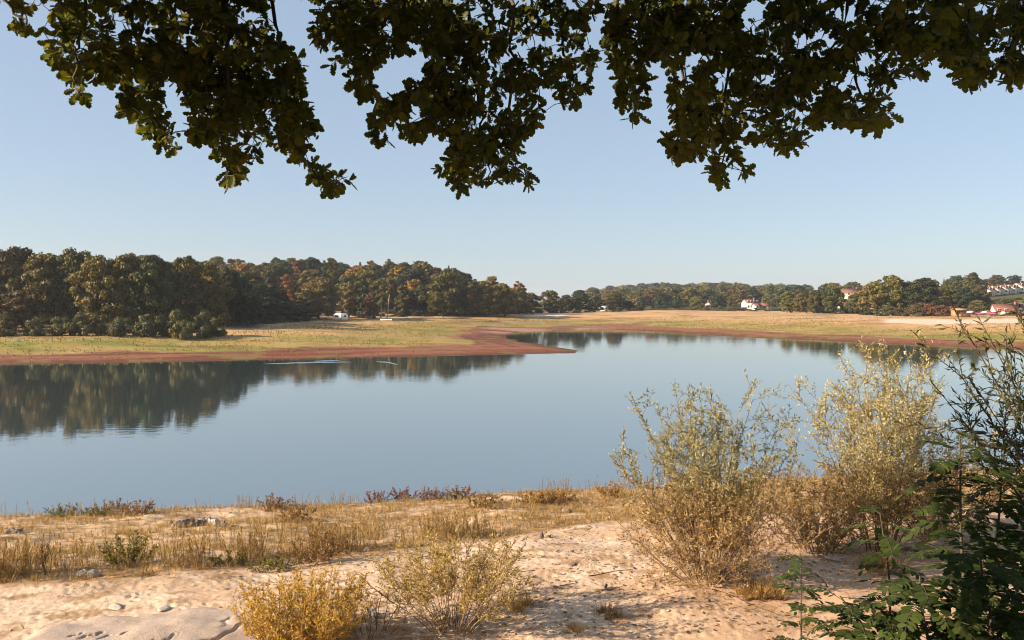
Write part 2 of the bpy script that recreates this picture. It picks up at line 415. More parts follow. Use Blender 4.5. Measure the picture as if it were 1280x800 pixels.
def tree_meshes(seed, form, n=4200, big=0):
    rng = np.random.default_rng(seed)
    Ht = 15.0; lobes = []; size = .44
    if form == 'round':
        W = 5.6; z0 = 1.0
        sq = rng.uniform(-.12, .12, 2); ph = rng.uniform(0, 6.28)
        for i in range(64):
            u = (i + .5) / 64; z = z0 + .8 + u * (Ht - z0 - 2.2) + rng.normal() * .35
            prof = math.sin(math.pi * min(1, .25 + .69 * u)) ** .7
            a = i * 2.4 + rng.uniform(-.5, .5); r = W * prof * rng.uniform(.45, 1.02) * (1 + .16 * math.sin(2 * a + ph))
            lobes.append(((r * math.cos(a) + sq[0] * z, r * math.sin(a) + sq[1] * z, z), rng.uniform(.7, 1.75) * (.7 + .3 * prof)))
        lobes.append(((sq[0] * 13, sq[1] * 13, Ht - 2.2), 1.7)); lobes.append(((0, 0, 6.5), 3.4)); lobes.append(((0, 0, 10), 2.6))
    elif form == 'tall':
        W = 4.0; z0 = 1.0
        for i in range(40):
            u = (i + .5) / 40; z = z0 + u * (Ht - z0 - 1.2) + rng.normal() * .3
            prof = math.sin(math.pi * min(1, .22 + .71 * u)) ** .8
            a = i * 2.4 + rng.uniform(-.5, .5); r = W * prof * rng.uniform(.4, .9)
            lobes.append(((r * math.cos(a), r * math.sin(a), z), rng.uniform(.7, 1.35) * (.65 + .35 * prof)))
        lobes.append(((0, 0, 7), 2.0)); lobes.append(((0, 0, 10.5), 1.6))
    elif form == 'poplar':
        for i in range(20):
            u = (i + .5) / 20; z = 1.5 + u * 12.6; prof = math.sin(math.pi * min(1, .25 + .7 * u)) ** .7
            a = i * 2.4; r = 1.1 * prof * rng.uniform(.4, 1)
            lobes.append(((r * math.cos(a), r * math.sin(a), z), rng.uniform(.9, 1.3) * (.6 + .4 * prof)))
    elif form == 'conifer':
        for i in range(34):
            u = (i + .5) / 34; z = 1.2 + u * 13.2; r = 3.1 * (1 - u) ** .9 * rng.uniform(.45, .95) ; a = i * 2.4
            lobes.append(((r * math.cos(a), r * math.sin(a), z), .35 + 1.25 * (1 - u)))
        size = .40
    elif form == 'bush':
        Ht = 4.0; size = .22
        for i in range(14):
            a = i * 2.4; r = rng.uniform(.2, 2.2) * (1 + .3 * math.sin(a * 2 + seed)); lobes.append(((r * math.cos(a), r * math.sin(a), max(.5, rng.uniform(.5, 3.2) - .35 * r)), rng.uniform(.5, 1.15)))
    if big: size = big
    pos, nr, sz = crown_points(rng, lobes, n, size)
    ok = pos[:, 2] > .05; pos, nr, sz = pos[ok], nr[ok], sz[ok]
    rnd = rng.normal(size=pos.shape)
    cm = MB(); cm.scatter(*CARD, pos, np.cross(nr, rnd), nr, sz)
    tm = MB(); rb = .02 * Ht
    top = Ht * .8
    zz = np.linspace(-.4, top, 7)
    wob = np.cumsum(rng.normal(size=(7, 2)) * .10, 0); wob[0] = 0
    tm.tube(np.c_[wob, zz], np.linspace(rb, .05, 7), 6)
    for i in range(7):
        C, r_ = lobes[rng.integers(len(lobes))]; C = np.array(C)
        z1 = max(.8, C[2] - r_ * 1.6); k = np.array([np.interp(z1, zz, wob[:, 0]), np.interp(z1, zz, wob[:, 1]), z1])
        tm.tube([k, (k + C) / 2 + [0, 0, -.1], C], [rb * .45, rb * .3, .04], 5)
    return tm, cm

FORMS = {}
def form(key, seed, kind, n=4200):
    tm, cm = tree_meshes(seed, kind, n)
    FORMS.setdefault(kind, []).append((tm.mesh('trunk', bark, True), cm.mesh('crown', crown_mat), key))
for s in range(5): form('round', 100 + s, 'round', 10500)
for s in range(3): form('tall', 120 + s, 'tall', 8000)
for s in range(2): form('conifer', 140 + s, 'conifer', 6000)
form('poplar', 150, 'poplar', 4500)
for s in range(7): form('bush', 160 + s, 'bush', 4200)
FORM_H = {'round': 15.0, 'tall': 15.0, 'conifer': 15.2, 'poplar': 15.2, 'bush': 4.0}
FORM_W = {'round': 11.5, 'tall': 8.5, 'conifer': 7.0, 'poplar': 4.2, 'bush': 5.2}
trng = random.Random(8)
COLS = {'dark green': (.036, .044, .018), 'olive': (.075, .070, .022), 'grey green': (.085, .092, .045), 'golden brown': (.118, .098, .030),
        'rusty orange': (.19, .095, .022), 'yellow': (.21, .14, .025), 'mid green': (.062, .074, .024), 'brown': (.085, .066, .028), 'reddish brown': (.115, .062, .032),
        'bluish green': (.030, .045, .025), 'light green': (.11, .115, .030)}
def plant_tree(name, label, cat, p, h, wd, kind, colour, group, simple=False):
    """one tree: an Empty at its foot that carries trunk and crown"""
    tm, cm, _ = FORMS[kind][trng.randrange(len(FORMS[kind]))]
    sz = h / FORM_H[kind]; sx = wd / FORM_W[kind]
    o = thing(name, label, cat, (p[0], p[1], p[2] - .1), trng.uniform(0, 6.28), group, (sx, sx, sz))
    a = obj('trunk', tm, o); c = obj('crown', cm, o)
    k = COLS[colour]; j = trng.uniform(.95, 1.4)
    c.color = (k[0] * j, k[1] * j * trng.uniform(.93, 1.07), k[2] * j, 1)
    return o
def by_top(px, d, top, wpx, kind, colour, label, group, name=None, cat='tree'):
    p = D(px, d); zt = H + (HOR - top) * d / F
    nm = name or {'conifer': 'conifer_tree', 'poplar': 'poplar_tree', 'bush': 'bush'}.get(kind, 'broadleaf_tree')
    return plant_tree(nm, label, cat, p, max(1.0, zt - p.z), wpx * d / F, kind, colour, group)

g1 = 'trees at the front edge of the wood across the lake'
WOOD = [  # px, distance, top row, width px, form, colour, label
    (-45, 168, 306, 75, 'round', 'olive', 'olive tree cut off by the left edge of the photo, front of the wood'),
    (12, 172, 303, 70, 'round', 'brown', 'tall brown-tinged tree first from the left edge along the front of the wood'),
    (52, 169, 310, 62, 'round', 'golden brown', 'golden brown tree between the tall brown tree and the tree above the widest grey bush'),
    (88, 171, 307, 64, 'round', 'olive', 'olive tree with ragged high top, third from left along the wood front'),
    (128, 168, 314, 60, 'round', 'golden brown', 'yellow brown tree above the pair of grey green bushes, front of the wood'),
    (163, 170, 311, 62, 'round', 'olive', 'broad olive tree with sunlit crown in the middle of the front of the wood'),
    (198, 171, 314, 60, 'round', 'mid green', 'dark mid green tree right of the broad olive tree in the front of the wood'),
    (232, 176, 317, 60, 'round', 'olive', 'olive tree where the wood front turns into shade, above the rightmost bushes'),
    (262, 186, 322, 56, 'round', 'golden brown', 'golden topped tree on the shaded corner of the wood'),
    (284, 200, 331, 48, 'round', 'dark green', 'dark tree on the shaded corner of the wood beside the open meadow'),
    (300, 220, 341, 44, 'round', 'dark green', 'smaller dark tree stepping down behind the shaded corner of the wood'),
    (318, 240, 352, 40, 'round', 'dark green', 'low dark tree at the back of the shaded corner, left of the broad orange tree'),
    (345, 252, 360, 40, 'round', 'dark green', 'dark low tree just left of the broad orange tree by the caravan'),
    (322, 214, 366, 40, 'round', 'dark green', 'low dark tree in the shade right of the corner of the wood'),  # low trees, dark green so they also fill in this corner's deep shade
    (338, 222, 372, 40, 'round', 'dark green', 'shaded bushy tree spreading low beside the meadow shadow'),
    (356, 232, 374, 40, 'round', 'bluish green', 'dark blue green low tree between shaded corner and broad orange tree'),
    (370, 240, 378, 36, 'round', 'dark green', 'lowest dark tree at the left foot of the broad orange tree'),
    (308, 198, 362, 40, 'round', 'dark green', 'dark tree leaning out over the meadow at the shaded corner'),
    (20, 156, 360, 58, 'round', 'brown', 'small brownish tree standing forward of the wood at the left edge'),
    (-25, 158, 355, 50, 'round', 'olive', 'small olive tree forward of the wood cut by the left photo edge'),
]
for px, d, top, wp, k, c, lab in WOOD:
    by_top(px, d, top, wp, k, c, lab, g1)
# trees behind the front edge
for i in range(34):
    px = -60 + i * 11.2 + trng.uniform(-5, 5); d = trng.uniform(186, 236) + max(0, px - 230) * .7
    top = np.interp(px, [-60, 60, 200, 300, 340], [312, 314, 319, 335, 347]) + trng.uniform(-4, 8)
    c = trng.choice(['olive', 'golden brown', 'dark green', 'brown', 'mid green'])
    where = ['the left edge of the photo', 'the ragged high olive tree', 'the broad olive tree', 'the shaded corner'][min(3, max(0, int((px + 60) / 100)))]
    by_top(px, d, top, trng.uniform(48, 62), 'round', c, f'{c} treetop deep in the wood behind {where}', 'treetops behind the front edge of the wood')
# shrubs along the foot of the wood
SHR = [(5, 149, 389, 34, 'olive'), (44, 150, 393, 26, 'grey green'), (72, 151, 391, 34, 'grey green'), (100, 151, 389, 32, 'grey green'), (126, 152, 388, 30, 'olive'),
       (148, 151, 391, 30, 'grey green'), (184, 151, 388, 32, 'grey green'), (203, 153, 389, 22, 'olive'), (222, 152, 386, 34, 'light green'), (233, 149, 394, 18, 'grey green'),
       (254, 153, 387, 32, 'grey green'), (268, 156, 392, 22, 'olive'), (-22, 150, 392, 34, 'grey green'), (165, 155, 393, 24, 'mid green')]
SHL = ['big olive bush at the left photo edge, foot of the wood', 'small pointed green bush right of the brownish small tree', 'grey green bush in the left half of the sunlit bush row', 'rounded grey bush touching the next one, below the ragged olive tree',
       'tan tinted bush in the middle of the row, below the yellow brown tree', 'low grey green bush right of the tan tinted bush', 'grey bush on a short pale stem in the row', 'narrow olive bush leaning on the brightest bush',
       'brightest light green round bush of the row at the foot of the wood', 'small low bush in front of the brightest bush', 'feathery grey bush at the right end of the row', 'last small olive bush before the shaded ground',
       'grey green bush cut off by the left edge of the photo', 'dark green bush tucked behind the row, right of its middle']
for (px, d, top, wp, c), lab in zip(SHR, SHL):
    by_top(px, d, top, wp, 'bush', c, lab, 'bushes along the foot of the wood', cat='bush')

# the wooded hill further round the lake
LM = [(255, 'the shaded corner of the wood'), (330, 'the low trees left of the caravan'), (400, 'the broad orange tree by the caravan'), (440, 'the white caravan'), (480, 'the pale birch trunks'),
      (520, 'the yellow tree'), (562, 'the pointed conifer tip'), (600, 'the orange tree low on the hill'), (645, 'the first round dark trees'), (690, 'the round dark trees')]
def hill_colour(px):
    r = trng.random()
    if px < 330: return 'golden brown' if r < .5 else ('rusty orange' if r < .58 else 'olive')
    for lim, cc in ((.17, 'dark green'), (.40, 'olive'), (.64, 'golden brown'), (.70, 'rusty orange'), (.74, 'reddish brown'), (.79, 'yellow'), (.88, 'bluish green')):
        if r < lim: return cc
    return 'mid green'
rows = [(292, 335, 640), (312, 325, 648), (334, 305, 652), (356, 280, 655), (380, 255, 655), (405, 235, 650), (430, 225, 640), (455, 220, 625), (480, 215, 600)]
for ri, (d, pa, pb) in enumerate(rows):
    px = pa
    while px < pb:
        pxx = px + trng.uniform(-3, 3); dd = d + trng.uniform(-8, 8)
        if d < 330 and pxx < 470: dd = max(dd, 300)
        p = D(pxx, dd); kind = trng.choice(['round', 'round', 'tall', 'tall', 'round', 'conifer'])
        h = trng.uniform(10.5, 17.0); h *= np.interp(pxx, [555, 655], [1, .70]); c = hill_colour(pxx) if kind != 'conifer' else 'bluish green'
        lm = min(LM, key=lambda q: abs(q[0] - pxx))[1]
        tier = ['lowest', 'lowest', 'low', 'low', 'halfway', 'halfway', 'high', 'highest', 'highest'][ri]
        nm = 'conifer_tree' if kind == 'conifer' else 'broadleaf_tree'
        shape = {'round': 'broad', 'tall': 'slender', 'conifer': 'pointed'}[kind]
        plant_tree(nm, f'{shape} {c} {"conifer" if kind == "conifer" else "tree"} {tier} on the hill behind {lm}', 'tree', p, h, h * (.9 if kind == 'round' else .62 if kind == 'tall' else .42), kind, c, 'trees on the wooded hill')
        px += trng.uniform(20, 29) * 330 / d * .9
g2 = 'single trees at the foot of the wooded hill'
for px, d, top, wp, k, c, lab in [
    (399, 256, 343, 56, 'round', 'golden brown', 'broad orange topped tree with low branches beside the white caravan'),
    (384, 250, 368, 34, 'round', 'olive', 'low olive tree left against the broad orange tree by the caravan'),
    (436, 272, 352, 26, 'tall', 'golden brown', 'slim golden brown tree standing directly behind the white caravan'),
    (455, 272, 342, 30, 'conifer', 'bluish green', 'dark fir right of the caravan'),
    (463, 268, 364, 22, 'tall', 'reddish brown', 'reddish brown small tree left of the pale birch trunks'),
    (515, 300, 347, 30, 'round', 'yellow', 'bright yellow tree half way up the wooded hill'),
    (561, 330, 329, 16, 'conifer', 'dark green', 'pointed dark conifer rising highest above the skyline of the hill'),
    (594, 305, 362, 26, 'round', 'rusty orange', 'orange tree low on the hill at the red mud bay'),
    (556, 320, 341, 30, 'round', 'rusty orange', 'rusty orange crown just below the pointed conifer tip'),
    (614, 340, 343, 28, 'tall', 'golden brown', 'orange brown tall tree on the shoulder of the hill skyline'),
    (505, 295, 360, 26, 'tall', 'bluish green', 'dark blue green tree under the bright yellow tree'),
    (540, 298, 364, 30, 'round', 'dark green', 'dark green tree at the hill foot between yellow tree and orange tree'),
    (622, 330, 362, 30, 'round', 'dark green', 'dark tree right of the low orange tree'),
    (570, 300, 366, 28, 'round', 'dark green', 'dark tree left of the low orange tree at the hill foot'),
    (648, 352, 350, 26, 'tall', 'reddish brown', 'red brown topped tree where the hill ends'),
    (640, 345, 361, 28, 'round', 'olive', 'olive tree below the red brown topped tree at the end of the hill'),
    (662, 360, 364, 26, 'round', 'olive', 'olive round tree, first of the row of round trees on the point'),
    (690, 372, 361, 31, 'round', 'olive', 'large sunlit round tree second in the row on the point'),
    (723, 378, 361, 33, 'round', 'dark green', 'large dark dome shaped tree third in the row on the point'),
    (706, 388, 367, 24, 'round', 'dark green', 'dark tree filling the gap behind the two large round trees on the point'),
    (744, 392, 369, 20, 'round', 'dark green', 'low dark tree beside the white hut on the point'),
    (766, 400, 363, 30, 'round', 'olive', 'separate round tree at the right end of the point'),
    (783, 405, 375, 22, 'round', 'dark green', 'low dark tree at the very tip of the point'),
    (1087, 318, 350, 42, 'round', 'golden brown', 'golden left half of the big tree clump above the sandy beach'),  # golden leaf colour carries the sunlight on the clump's left side
    (1113, 316, 342, 44, 'round', 'light green', 'tallest light green tree of the big clump above the sandy beach'),  # pale leaf colour also paints in the clump's lit side
    (1146, 312, 345, 50, 'round', 'dark green', 'massive dark round tree at the right of the big clump above the beach'),  # dark leaf colour paints in the shade on the clump's right
    (1129, 322, 350, 44, 'round', 'olive', 'olive tree behind the massive dark round tree'),
    (1070, 322, 366, 24, 'round', 'mid green', 'small green tree at the left foot of the big clump'),
    (1042, 330, 357, 28, 'round', 'mid green', 'round topped green tree left of the cream house'),
    (1020, 335, 362, 24, 'round', 'olive', 'olive tree in the row left of the round topped green tree'),
    (1000, 345, 364, 22, 'round', 'golden brown', 'yellowish tree in the middle of the far tree row'),
    (984, 350, 363, 24, 'tall', 'light green', 'pale green slender tree at the left of the far tree row'),
    (1008, 352, 363, 24, 'round', 'dark green', 'dark tree between yellowish and olive trees in the far row'),
    (1030, 345, 361, 22, 'round', 'dark green', 'dark tree tucked left of the round topped green tree'),
    (1178, 330, 356, 34, 'round', 'olive', 'olive tree just right of the massive dark round tree'),
    (1196, 345, 350, 26, 'tall', 'mid green', 'slender green tree behind the orange kiosk'),
    (1218, 380, 338, 15, 'poplar', 'dark green', 'tall narrow poplar standing above all trees on the right'),
    (1209, 385, 347, 16, 'poplar', 'mid green', 'shorter narrow poplar left of the tall one'),
    (1208, 340, 358, 30, 'round', 'bluish green', 'blue green tree below the two poplars'),
    (1228, 350, 354, 26, 'round', 'olive', 'olive tree right of the two poplars'),
    (1222, 320, 374, 26, 'round', 'light green', 'low yellow green tree behind the pink parasols'),
    (1258, 560, 350, 16, 'conifer', 'bluish green', 'fir on the skyline above the row of white houses'),
    (1270, 565, 350, 22, 'round', 'dark green', 'dark round tree on the skyline above the row of white houses'),
    (1285, 560, 351, 24, 'round', 'olive', 'olive tree at the right photo edge above the row of white houses'),
    (1244, 570, 358, 20, 'round', 'olive', 'olive tree on the slope left above the row of white houses'),
    (1262, 370, 371, 24, 'round', 'mid green', 'green tree in front of the row of white houses, behind the red roof'),
    (1240, 365, 376, 18, 'round', 'dark green', 'dark tree below the left end of the row of white houses'),
]:
    by_top(px, d, top, wp, k, c, lab, g2)
# leaning pale birches by the little white boat
def pole_tree(px, py_foot, d, top, lean, r, label):
    p = D(px, d); zt = H + (HOR - top) * d / F - p.z
    o = thing('birch_tree', label, 'tree', p, 0, 'pale birches by the boat')
    m = MB(); z = np.linspace(0, zt, 6); m.tube(np.c_[lean * (z / zt) + .1 * np.sin(z), z * 0, z], np.linspace(r, .05, 6), 6); obj('trunk', m.mesh('trunk', bark_pale, True), o)
    rng = np.random.default_rng(int(px)); lob = [((lean + rng.uniform(-1.3, 1.3), rng.uniform(-1.3, 1.3), zt * rng.uniform(.62, .98)), rng.uniform(.7, 1.2)) for _ in range(9)]
    pos, nr, sz = crown_points(rng, lob, 900, .5); cm = MB(); cm.scatter(*CARD, pos, np.cross(nr, rng.normal(size=pos.shape)), nr, sz)
    c = obj('crown', cm.mesh('crown', crown_mat), o); c.color = (.09, .075, .025, 1)
pole_tree(476, 385, 272, 352, .2, .22, 'upright birch with a bright pale trunk left of the leaning one')
pole_tree(484, 392, 262, 346, 1.2, .20, 'slender birch leaning right over the little white boat')

for i, (px, d) in enumerate([(335, 212), (350, 220), (366, 230), (380, 240), (445, 282), (458, 285), (470, 284), (497, 286), (510, 290), (522, 288), (534, 291), (548, 292), (562, 293), (575, 295), (590, 298), (604, 302), (618, 312), (632, 322),
                            (646, 338), (660, 346), (674, 358), (690, 362), (705, 366), (720, 368), (738, 376), (772, 392), (790, 398), (800, 404)]):
    lm = min(LM + [(740, 'the white hut on the point'), (790, 'the tip of the point')], key=lambda q: abs(q[0] - px))[1]
    c = trng.choice(['dark green', 'olive', 'dark green', 'brown', 'mid green'])
    by_top(px, d, HOR + 3.0 * F / d * trng.uniform(.8, 1.3) , trng.uniform(15, 22) * 300 / d, 'bush', c, f'{c} undergrowth bush at the wood edge below {lm}', 'undergrowth at the wood edge', cat='bush')
# low scrub on the right shore and along the far meadow
SC = [(1231, 440, 371, 12, 'mid green'), (1241, 430, 372, 12, 'olive'), (1252, 435, 372, 12, 'dark green'), (1263, 440, 371, 11, 'mid green'), (1274, 440, 371, 12, 'olive'), (1236, 400, 374, 16, 'mid green'), (1250, 395, 376, 16, 'olive'), (1283, 420, 373, 16, 'mid green'), (931, 424, 383, 14, 'mid green'), (946, 420, 384, 12, 'dark green'), (920, 424, 383, 12, 'olive'), (953, 420, 383, 10, 'olive'), (884, 430, 384, 10, 'mid green'), (900, 420, 382, 22, 'grey green'), (868, 430, 384, 26, 'olive'), (880, 425, 379, 20, 'brown'), (852, 440, 384, 22, 'olive'), (836, 445, 386, 20, 'golden brown'), (815, 440, 385, 20, 'brown'),
      (910, 410, 385, 18, 'grey green'), (935, 405, 386, 22, 'olive'), (965, 400, 384, 26, 'mid green'), (1000, 380, 384, 30, 'olive'), (1025, 360, 384, 28, 'mid green'), (1045, 350, 382, 28, 'olive'),
      (1068, 335, 382, 26, 'mid green'), (1085, 300, 384, 24, 'dark green'), (1105, 292, 381, 26, 'grey green'), (1122, 290, 382, 24, 'olive'), (1142, 286, 378, 30, 'brown'), (1165, 284, 376, 36, 'reddish brown'),
      (1184, 280, 378, 30, 'reddish brown'), (1150, 300, 375, 26, 'brown'), (1220, 300, 378, 26, 'olive'), (1270, 285, 387, 30, 'golden brown'), (1245, 285, 388, 20, 'olive')]
for px, d, top, wp, c in SC:
    lm = min([(815, 'the tip of the point'), (850, 'the far hillside'), (890, 'the small white cottage'), (935, 'the large white villa'), (985, 'the slender pale green tree'), (1030, 'the round topped green tree'),
              (1062, 'the cream house'), (1105, 'the big beachside tree clump'), (1150, 'the massive dark tree'), (1180, 'the orange kiosk'), (1222, 'the pink parasols'), (1265, 'the red roofed building')], key=lambda q: abs(q[0] - px))[1]
    by_top(px, d, top, wp, 'bush', c, f'{c} low bush in the scrub line in front of {lm}', 'scrub along the far shore', cat='bush')

# far hillside of trees, each a single small mesh
def far_tree_mesh(seed, n):
    tm, cm = tree_meshes(seed, 'round' if seed % 3 else 'tall', n, .75); m = MB()
    m.v = cm.v + tm.v; off = cm.n; m.f = cm.f + [f + off for f in tm.f]; m.n = cm.n + tm.n
    return m.mesh('distant_tree', crown_mat)
FT = [far_tree_mesh(s, 3000) for s in (201, 202, 203, 205, 206)]
cnt = 0
for d in (455, 485, 520, 560, 600, 645, 690, 740, 790, 840, 890, 940, 990):
    px = 742 if d > 640 else (775 if d > 500 else 800)
    end = 1012 if d > 600 else 1000
    skip = lambda q: d < 500 and (870 < q < 890 or 915 < q < 962)
    while px < end:
        if skip(px): px += 6; continue
        dd = d + trng.uniform(-16, 16); p = D(px + trng.uniform(-2, 2), dd); h = trng.uniform(10.5, 14.5) * (.62 if d < 500 else 1)
        c = trng.choice(['olive', 'mid green', 'bluish green', 'grey green', 'golden brown', 'dark green', 'olive', 'brown'])
        o = obj('distant_tree', FT[trng.randrange(len(FT))], None, (p.x, p.y, p.z - .2)); o.rotation_euler.z = trng.uniform(0, 6.28); s = h / 15; o.scale = (s * 1.5, s * 1.5, s)
        k = COLS[c]; jj = trng.uniform(1.1, 1.9); o.color = (k[0] * jj, k[1] * jj, k[2] * jj, 1)
        zone = 'left end of the' if px < 820 else ('middle of the' if px < 900 else ('white villa side of the' if px < 955 else 'right end of the'))
        tier = 'foot' if d < 610 else ('lower slope' if d < 720 else ('upper slope' if d < 850 else 'crest'))
        tag(o, f'small {c} tree on the {tier}, {zone} hazy far hillside', 'tree', 'trees of the far hillside'); cnt += 1
        px += trng.uniform(13, 19) * 700 / d
# trees beyond the houses on the right
for i in range(40):
    px = trng.uniform(985, 1300); d = trng.uniform(480, 640) if px < 1215 else trng.uniform(530, 640); p = D(px, d); h = trng.uniform(9, 13); c = trng.choice(['olive', 'mid green', 'bluish green', 'golden brown'])
    o = obj('distant_tree', FT[trng.randrange(len(FT))], None, (p.x, p.y, p.z - .2)); o.rotation_euler.z = trng.uniform(0, 6.28); s = h / 15; o.scale = (s * 1.4, s * 1.4, s)
    k = COLS[c]; o.color = (*k, 1)
    zone = 'the far tree row' if px < 1060 else ('the big clump above the beach' if px < 1180 else ('the two poplars' if px < 1235 else 'the row of white houses'))
    tag(o, f'distant {c} tree showing its top behind {zone}', 'tree', 'trees beyond the houses')

# ------------------------------------------------------------------ houses, caravan, boat, kiosk, parasols
wall_w = solid('white_render', (.62, .58, .53), .8, .06, 1)
wall_c = solid('cream_render', (.68, .58, .44), .8, .06, 1)
roof_r = solid('red_tiles', (.17, .075, .055), .8, .25, 2)
roof_b = solid('brown_tiles', (.17, .085, .060), .8, .25, 2)
glass_d = solid('dark_glass', (.03, .035, .04), .15, .1, 1, spec=.6)
brick_m = solid('brick', (.26, .12, .08), .85, .2, 3)
wood_o = solid('orange_wood', (.33, .19, .09), .7, .2, 2)
wood_d = solid('brown_wood', (.20, .11, .06), .8, .25, 2)
white_p = solid('white_paint', (.78, .77, .74), .4, .05, 2)
tyre_m = solid('tyre', (.03, .03, .03), .8, .1, 2)
pink_m = solid('pink_cloth', (.50, .06, .17), .8, .1, 2)
steel_m = solid('steel', (.35, .35, .35), .4, .1, 2, metal=.8)

def gable(m, x0, x1, y0, y1, z0, h, over=.35, th=.16):
    """two roof slabs with ridge along x"""
    ym = (y0 + y1) / 2
    for s in (-1, 1):
        ye = ym + s * ((y1 - y0) / 2 + over); ze = z0 - over * h / ((y1 - y0) / 2)
        V = [(x0 - over, ye, ze), (x1 + over, ye, ze), (x1 + over, ym + s * .002, z0 + h), (x0 - over, ym + s * .002, z0 + h)]
        V = V + [(a, b_, c_ + th) for a, b_, c_ in V]
        m.add(V, [[(0, 3, 2, 1), (4, 5, 6, 7), (0, 1, 5, 4), (1, 2, 6, 5), (2, 3, 7, 6), (3, 0, 4, 7)]])
def house(p, wx, dy, hw, hr, label, group=None, wall=None, roof=None, rz=0, cols=3, floors=1, chimney=True, name='house'):
    o = thing(name, label, 'house', (p[0], p[1], p[2] - .3), rz, group)
    m = MB(); x0, x1, y0, y1 = -wx / 2, wx / 2, -dy / 2, dy / 2
    ring = [(x0, y0), (x1, y0), (x1, y1), (x0, y1)]
    V = [(x, y, 0) for x, y in ring] + [(x, y, hw) for x, y in ring] + [(x0, 0, hw + hr - .05), (x1, 0, hw + hr - .05)]
    m.add(V, [[(0, 1, 5, 4), (2, 3, 7, 6)], [(1, 2, 6, 9, 5), (3, 0, 4, 8, 7)]])
    obj('wall', m.mesh('wall', wall or wall_w), o)
    m = MB(); gable(m, x0, x1, y0, y1, hw, hr); rf = obj('roof', m.mesh('roof', roof or roof_r), o)
    if chimney:
        m = MB(); m.box(x1 * .55 - .35, x1 * .55 + .35, -.3, .4, hw + hr * .5, hw + hr + .9); m.box(x1 * .55 - .42, x1 * .55 + .42, -.37, .47, hw + hr + .9, hw + hr + 1.05); obj('chimney', m.mesh('chimney', brick_m), rf)
    def win(x, z, w_, h_, side=-1):
        m = MB(); yy = y0 - .04
        m.box(x - w_ / 2, x + w_ / 2, yy, yy + .06, z, z + h_)
        f = obj('window', m.mesh('window', wall_w), o)
        m = MB(); m.box(x - w_ / 2 + .09, x - .03, yy - .02, yy - .005, z + .09, z + h_ - .09); m.box(x + .03, x + w_ / 2 - .09, yy - .02, yy - .005, z + .09, z + h_ - .09)
        obj('pane', m.mesh('pane', glass_d), f)
    for fl in range(floors):
        for i in range(cols):
            x = x0 + wx * (i + .5) / cols
            if fl == 0 and i == cols // 2:
                m = MB(); m.box(x - .5, x + .5, y0 - .05, y0 + .02, .15, 2.35); obj('door', m.mesh('door', wood_d), o)
            else: win(x, .3 + .9 + fl * 2.7, 1.3, 1.35)
    return o
def Dz(px, d, py):                    # a point at a distance whose foot shows at a row (houses on terraces)
    p = D(px, d); return p
house(D(938, 430), 7.5, 5.5, 3.9, 1.6, 'large white two storey villa with red roof below the hazy hillside', rz=.25, floors=2, cols=4)
house(D(946, 424), 3.6, 4, 2.4, 1.0, 'low white annex joined in front of the large white villa', rz=.25, cols=2, chimney=False)
house(D(885, 440), 3.2, 3.2, 3.3, 1.2, 'small white cottage half hidden in trees left of the large villa', rz=1.2, cols=2, floors=2)
house(D(957, 425), 4.5, 4, 2.4, 1.2, 'tiny white outbuilding right of the large white villa', rz=.1, cols=2, chimney=False)
house(D(1056, 345), 9, 7, 3.6, 2.0, 'cream house with low roof left of the big tree clump', wall=wall_c, roof=roof_b, rz=.5, cols=3)
house(D(1073, 340), 5, 5, 2.6, 1.2, 'cream garage between the cream house and the big tree clump', wall=wall_c, roof=roof_b, rz=.2, cols=2, chimney=False)
p = D(1063, 520); house((p.x, p.y, p.z + .6), 14, 8, 5.2, 2.6, 'tall house with purple brown roof showing above the cream house', wall=wall_c, roof=roof_b, rz=-.2, floors=2, cols=4)
p = D(1085, 540); house((p.x, p.y, p.z + 1.5), 8, 7, 5.2, 2.2, 'white gabled house above trees, right of the purple brown roof', rz=1.3, floors=2, cols=2)
nth = ['leftmost', 'second from the left', 'middle', 'second from the right', 'rightmost']
for i in range(5):
    p = D(1234 + i * 10.0, 470 + i * 4); p.z += .6
    house(p, 4.4, 7, 3.7, 1.6, f'{nth[i]} of five white gabled terrace houses on the right slope', 'white terrace houses on the slope', roof=roof_r, rz=.2, cols=2, floors=2, chimney=i % 2 == 0)
house(D(1259, 296), 9.5, 6, 2.0, 2.1, 'low restaurant building with dark red roof near the pink parasols', roof=roof_r, wall=wall_w, rz=-.25, cols=4, name='building')
house(D(1280, 300), 4.5, 5, 2.2, 1.9, 'small gabled brick hut joined right of the dark red roofed building', roof=roof_b, wall=brick_m, rz=1.3, cols=2, chimney=False, name='building')
p = D(755, 415); house(p, 4, 3, 2.0, .8, 'little white hut with low roof beside the round dark trees', roof=white_p, cols=2, chimney=False, name='hut')

def kiosk(p):
    o = thing('kiosk', 'open orange wooden kiosk on the sandy beach left of the pink parasols', 'kiosk', p, .1)
    m = MB(); m.box(-2.6, 2.6, -1.4, 1.4, 2.2, 2.36); gable(m, -2.6, 2.6, -1.4, 1.4, 2.37, .5, .3, .1); obj('roof', m.mesh('roof', wood_o), o)
    m = MB(); m.box(-2.6, 2.6, -1.4, -1.3, 0, .95); m.box(-2.6, -2.5, -1.3, 1.4, 0, 2.2); m.box(-2.49, 2.6, 1.3, 1.4, 0, 2.2); obj('counter', m.mesh('counter', wood_o), o)
    for x in (-2.5, -.9, .9, 2.5):
        m = MB(); m.box(x - .07, x + .07, -1.55, -1.41, 0, 2.2); obj('post', m.mesh('post', wood_d), o)
    m = MB(); m.box(-.8, .8, -.5, .5, .0, 1.5); obj('cabinet', m.mesh('cabinet', wall_c), o)
kiosk(D(1201, 268))
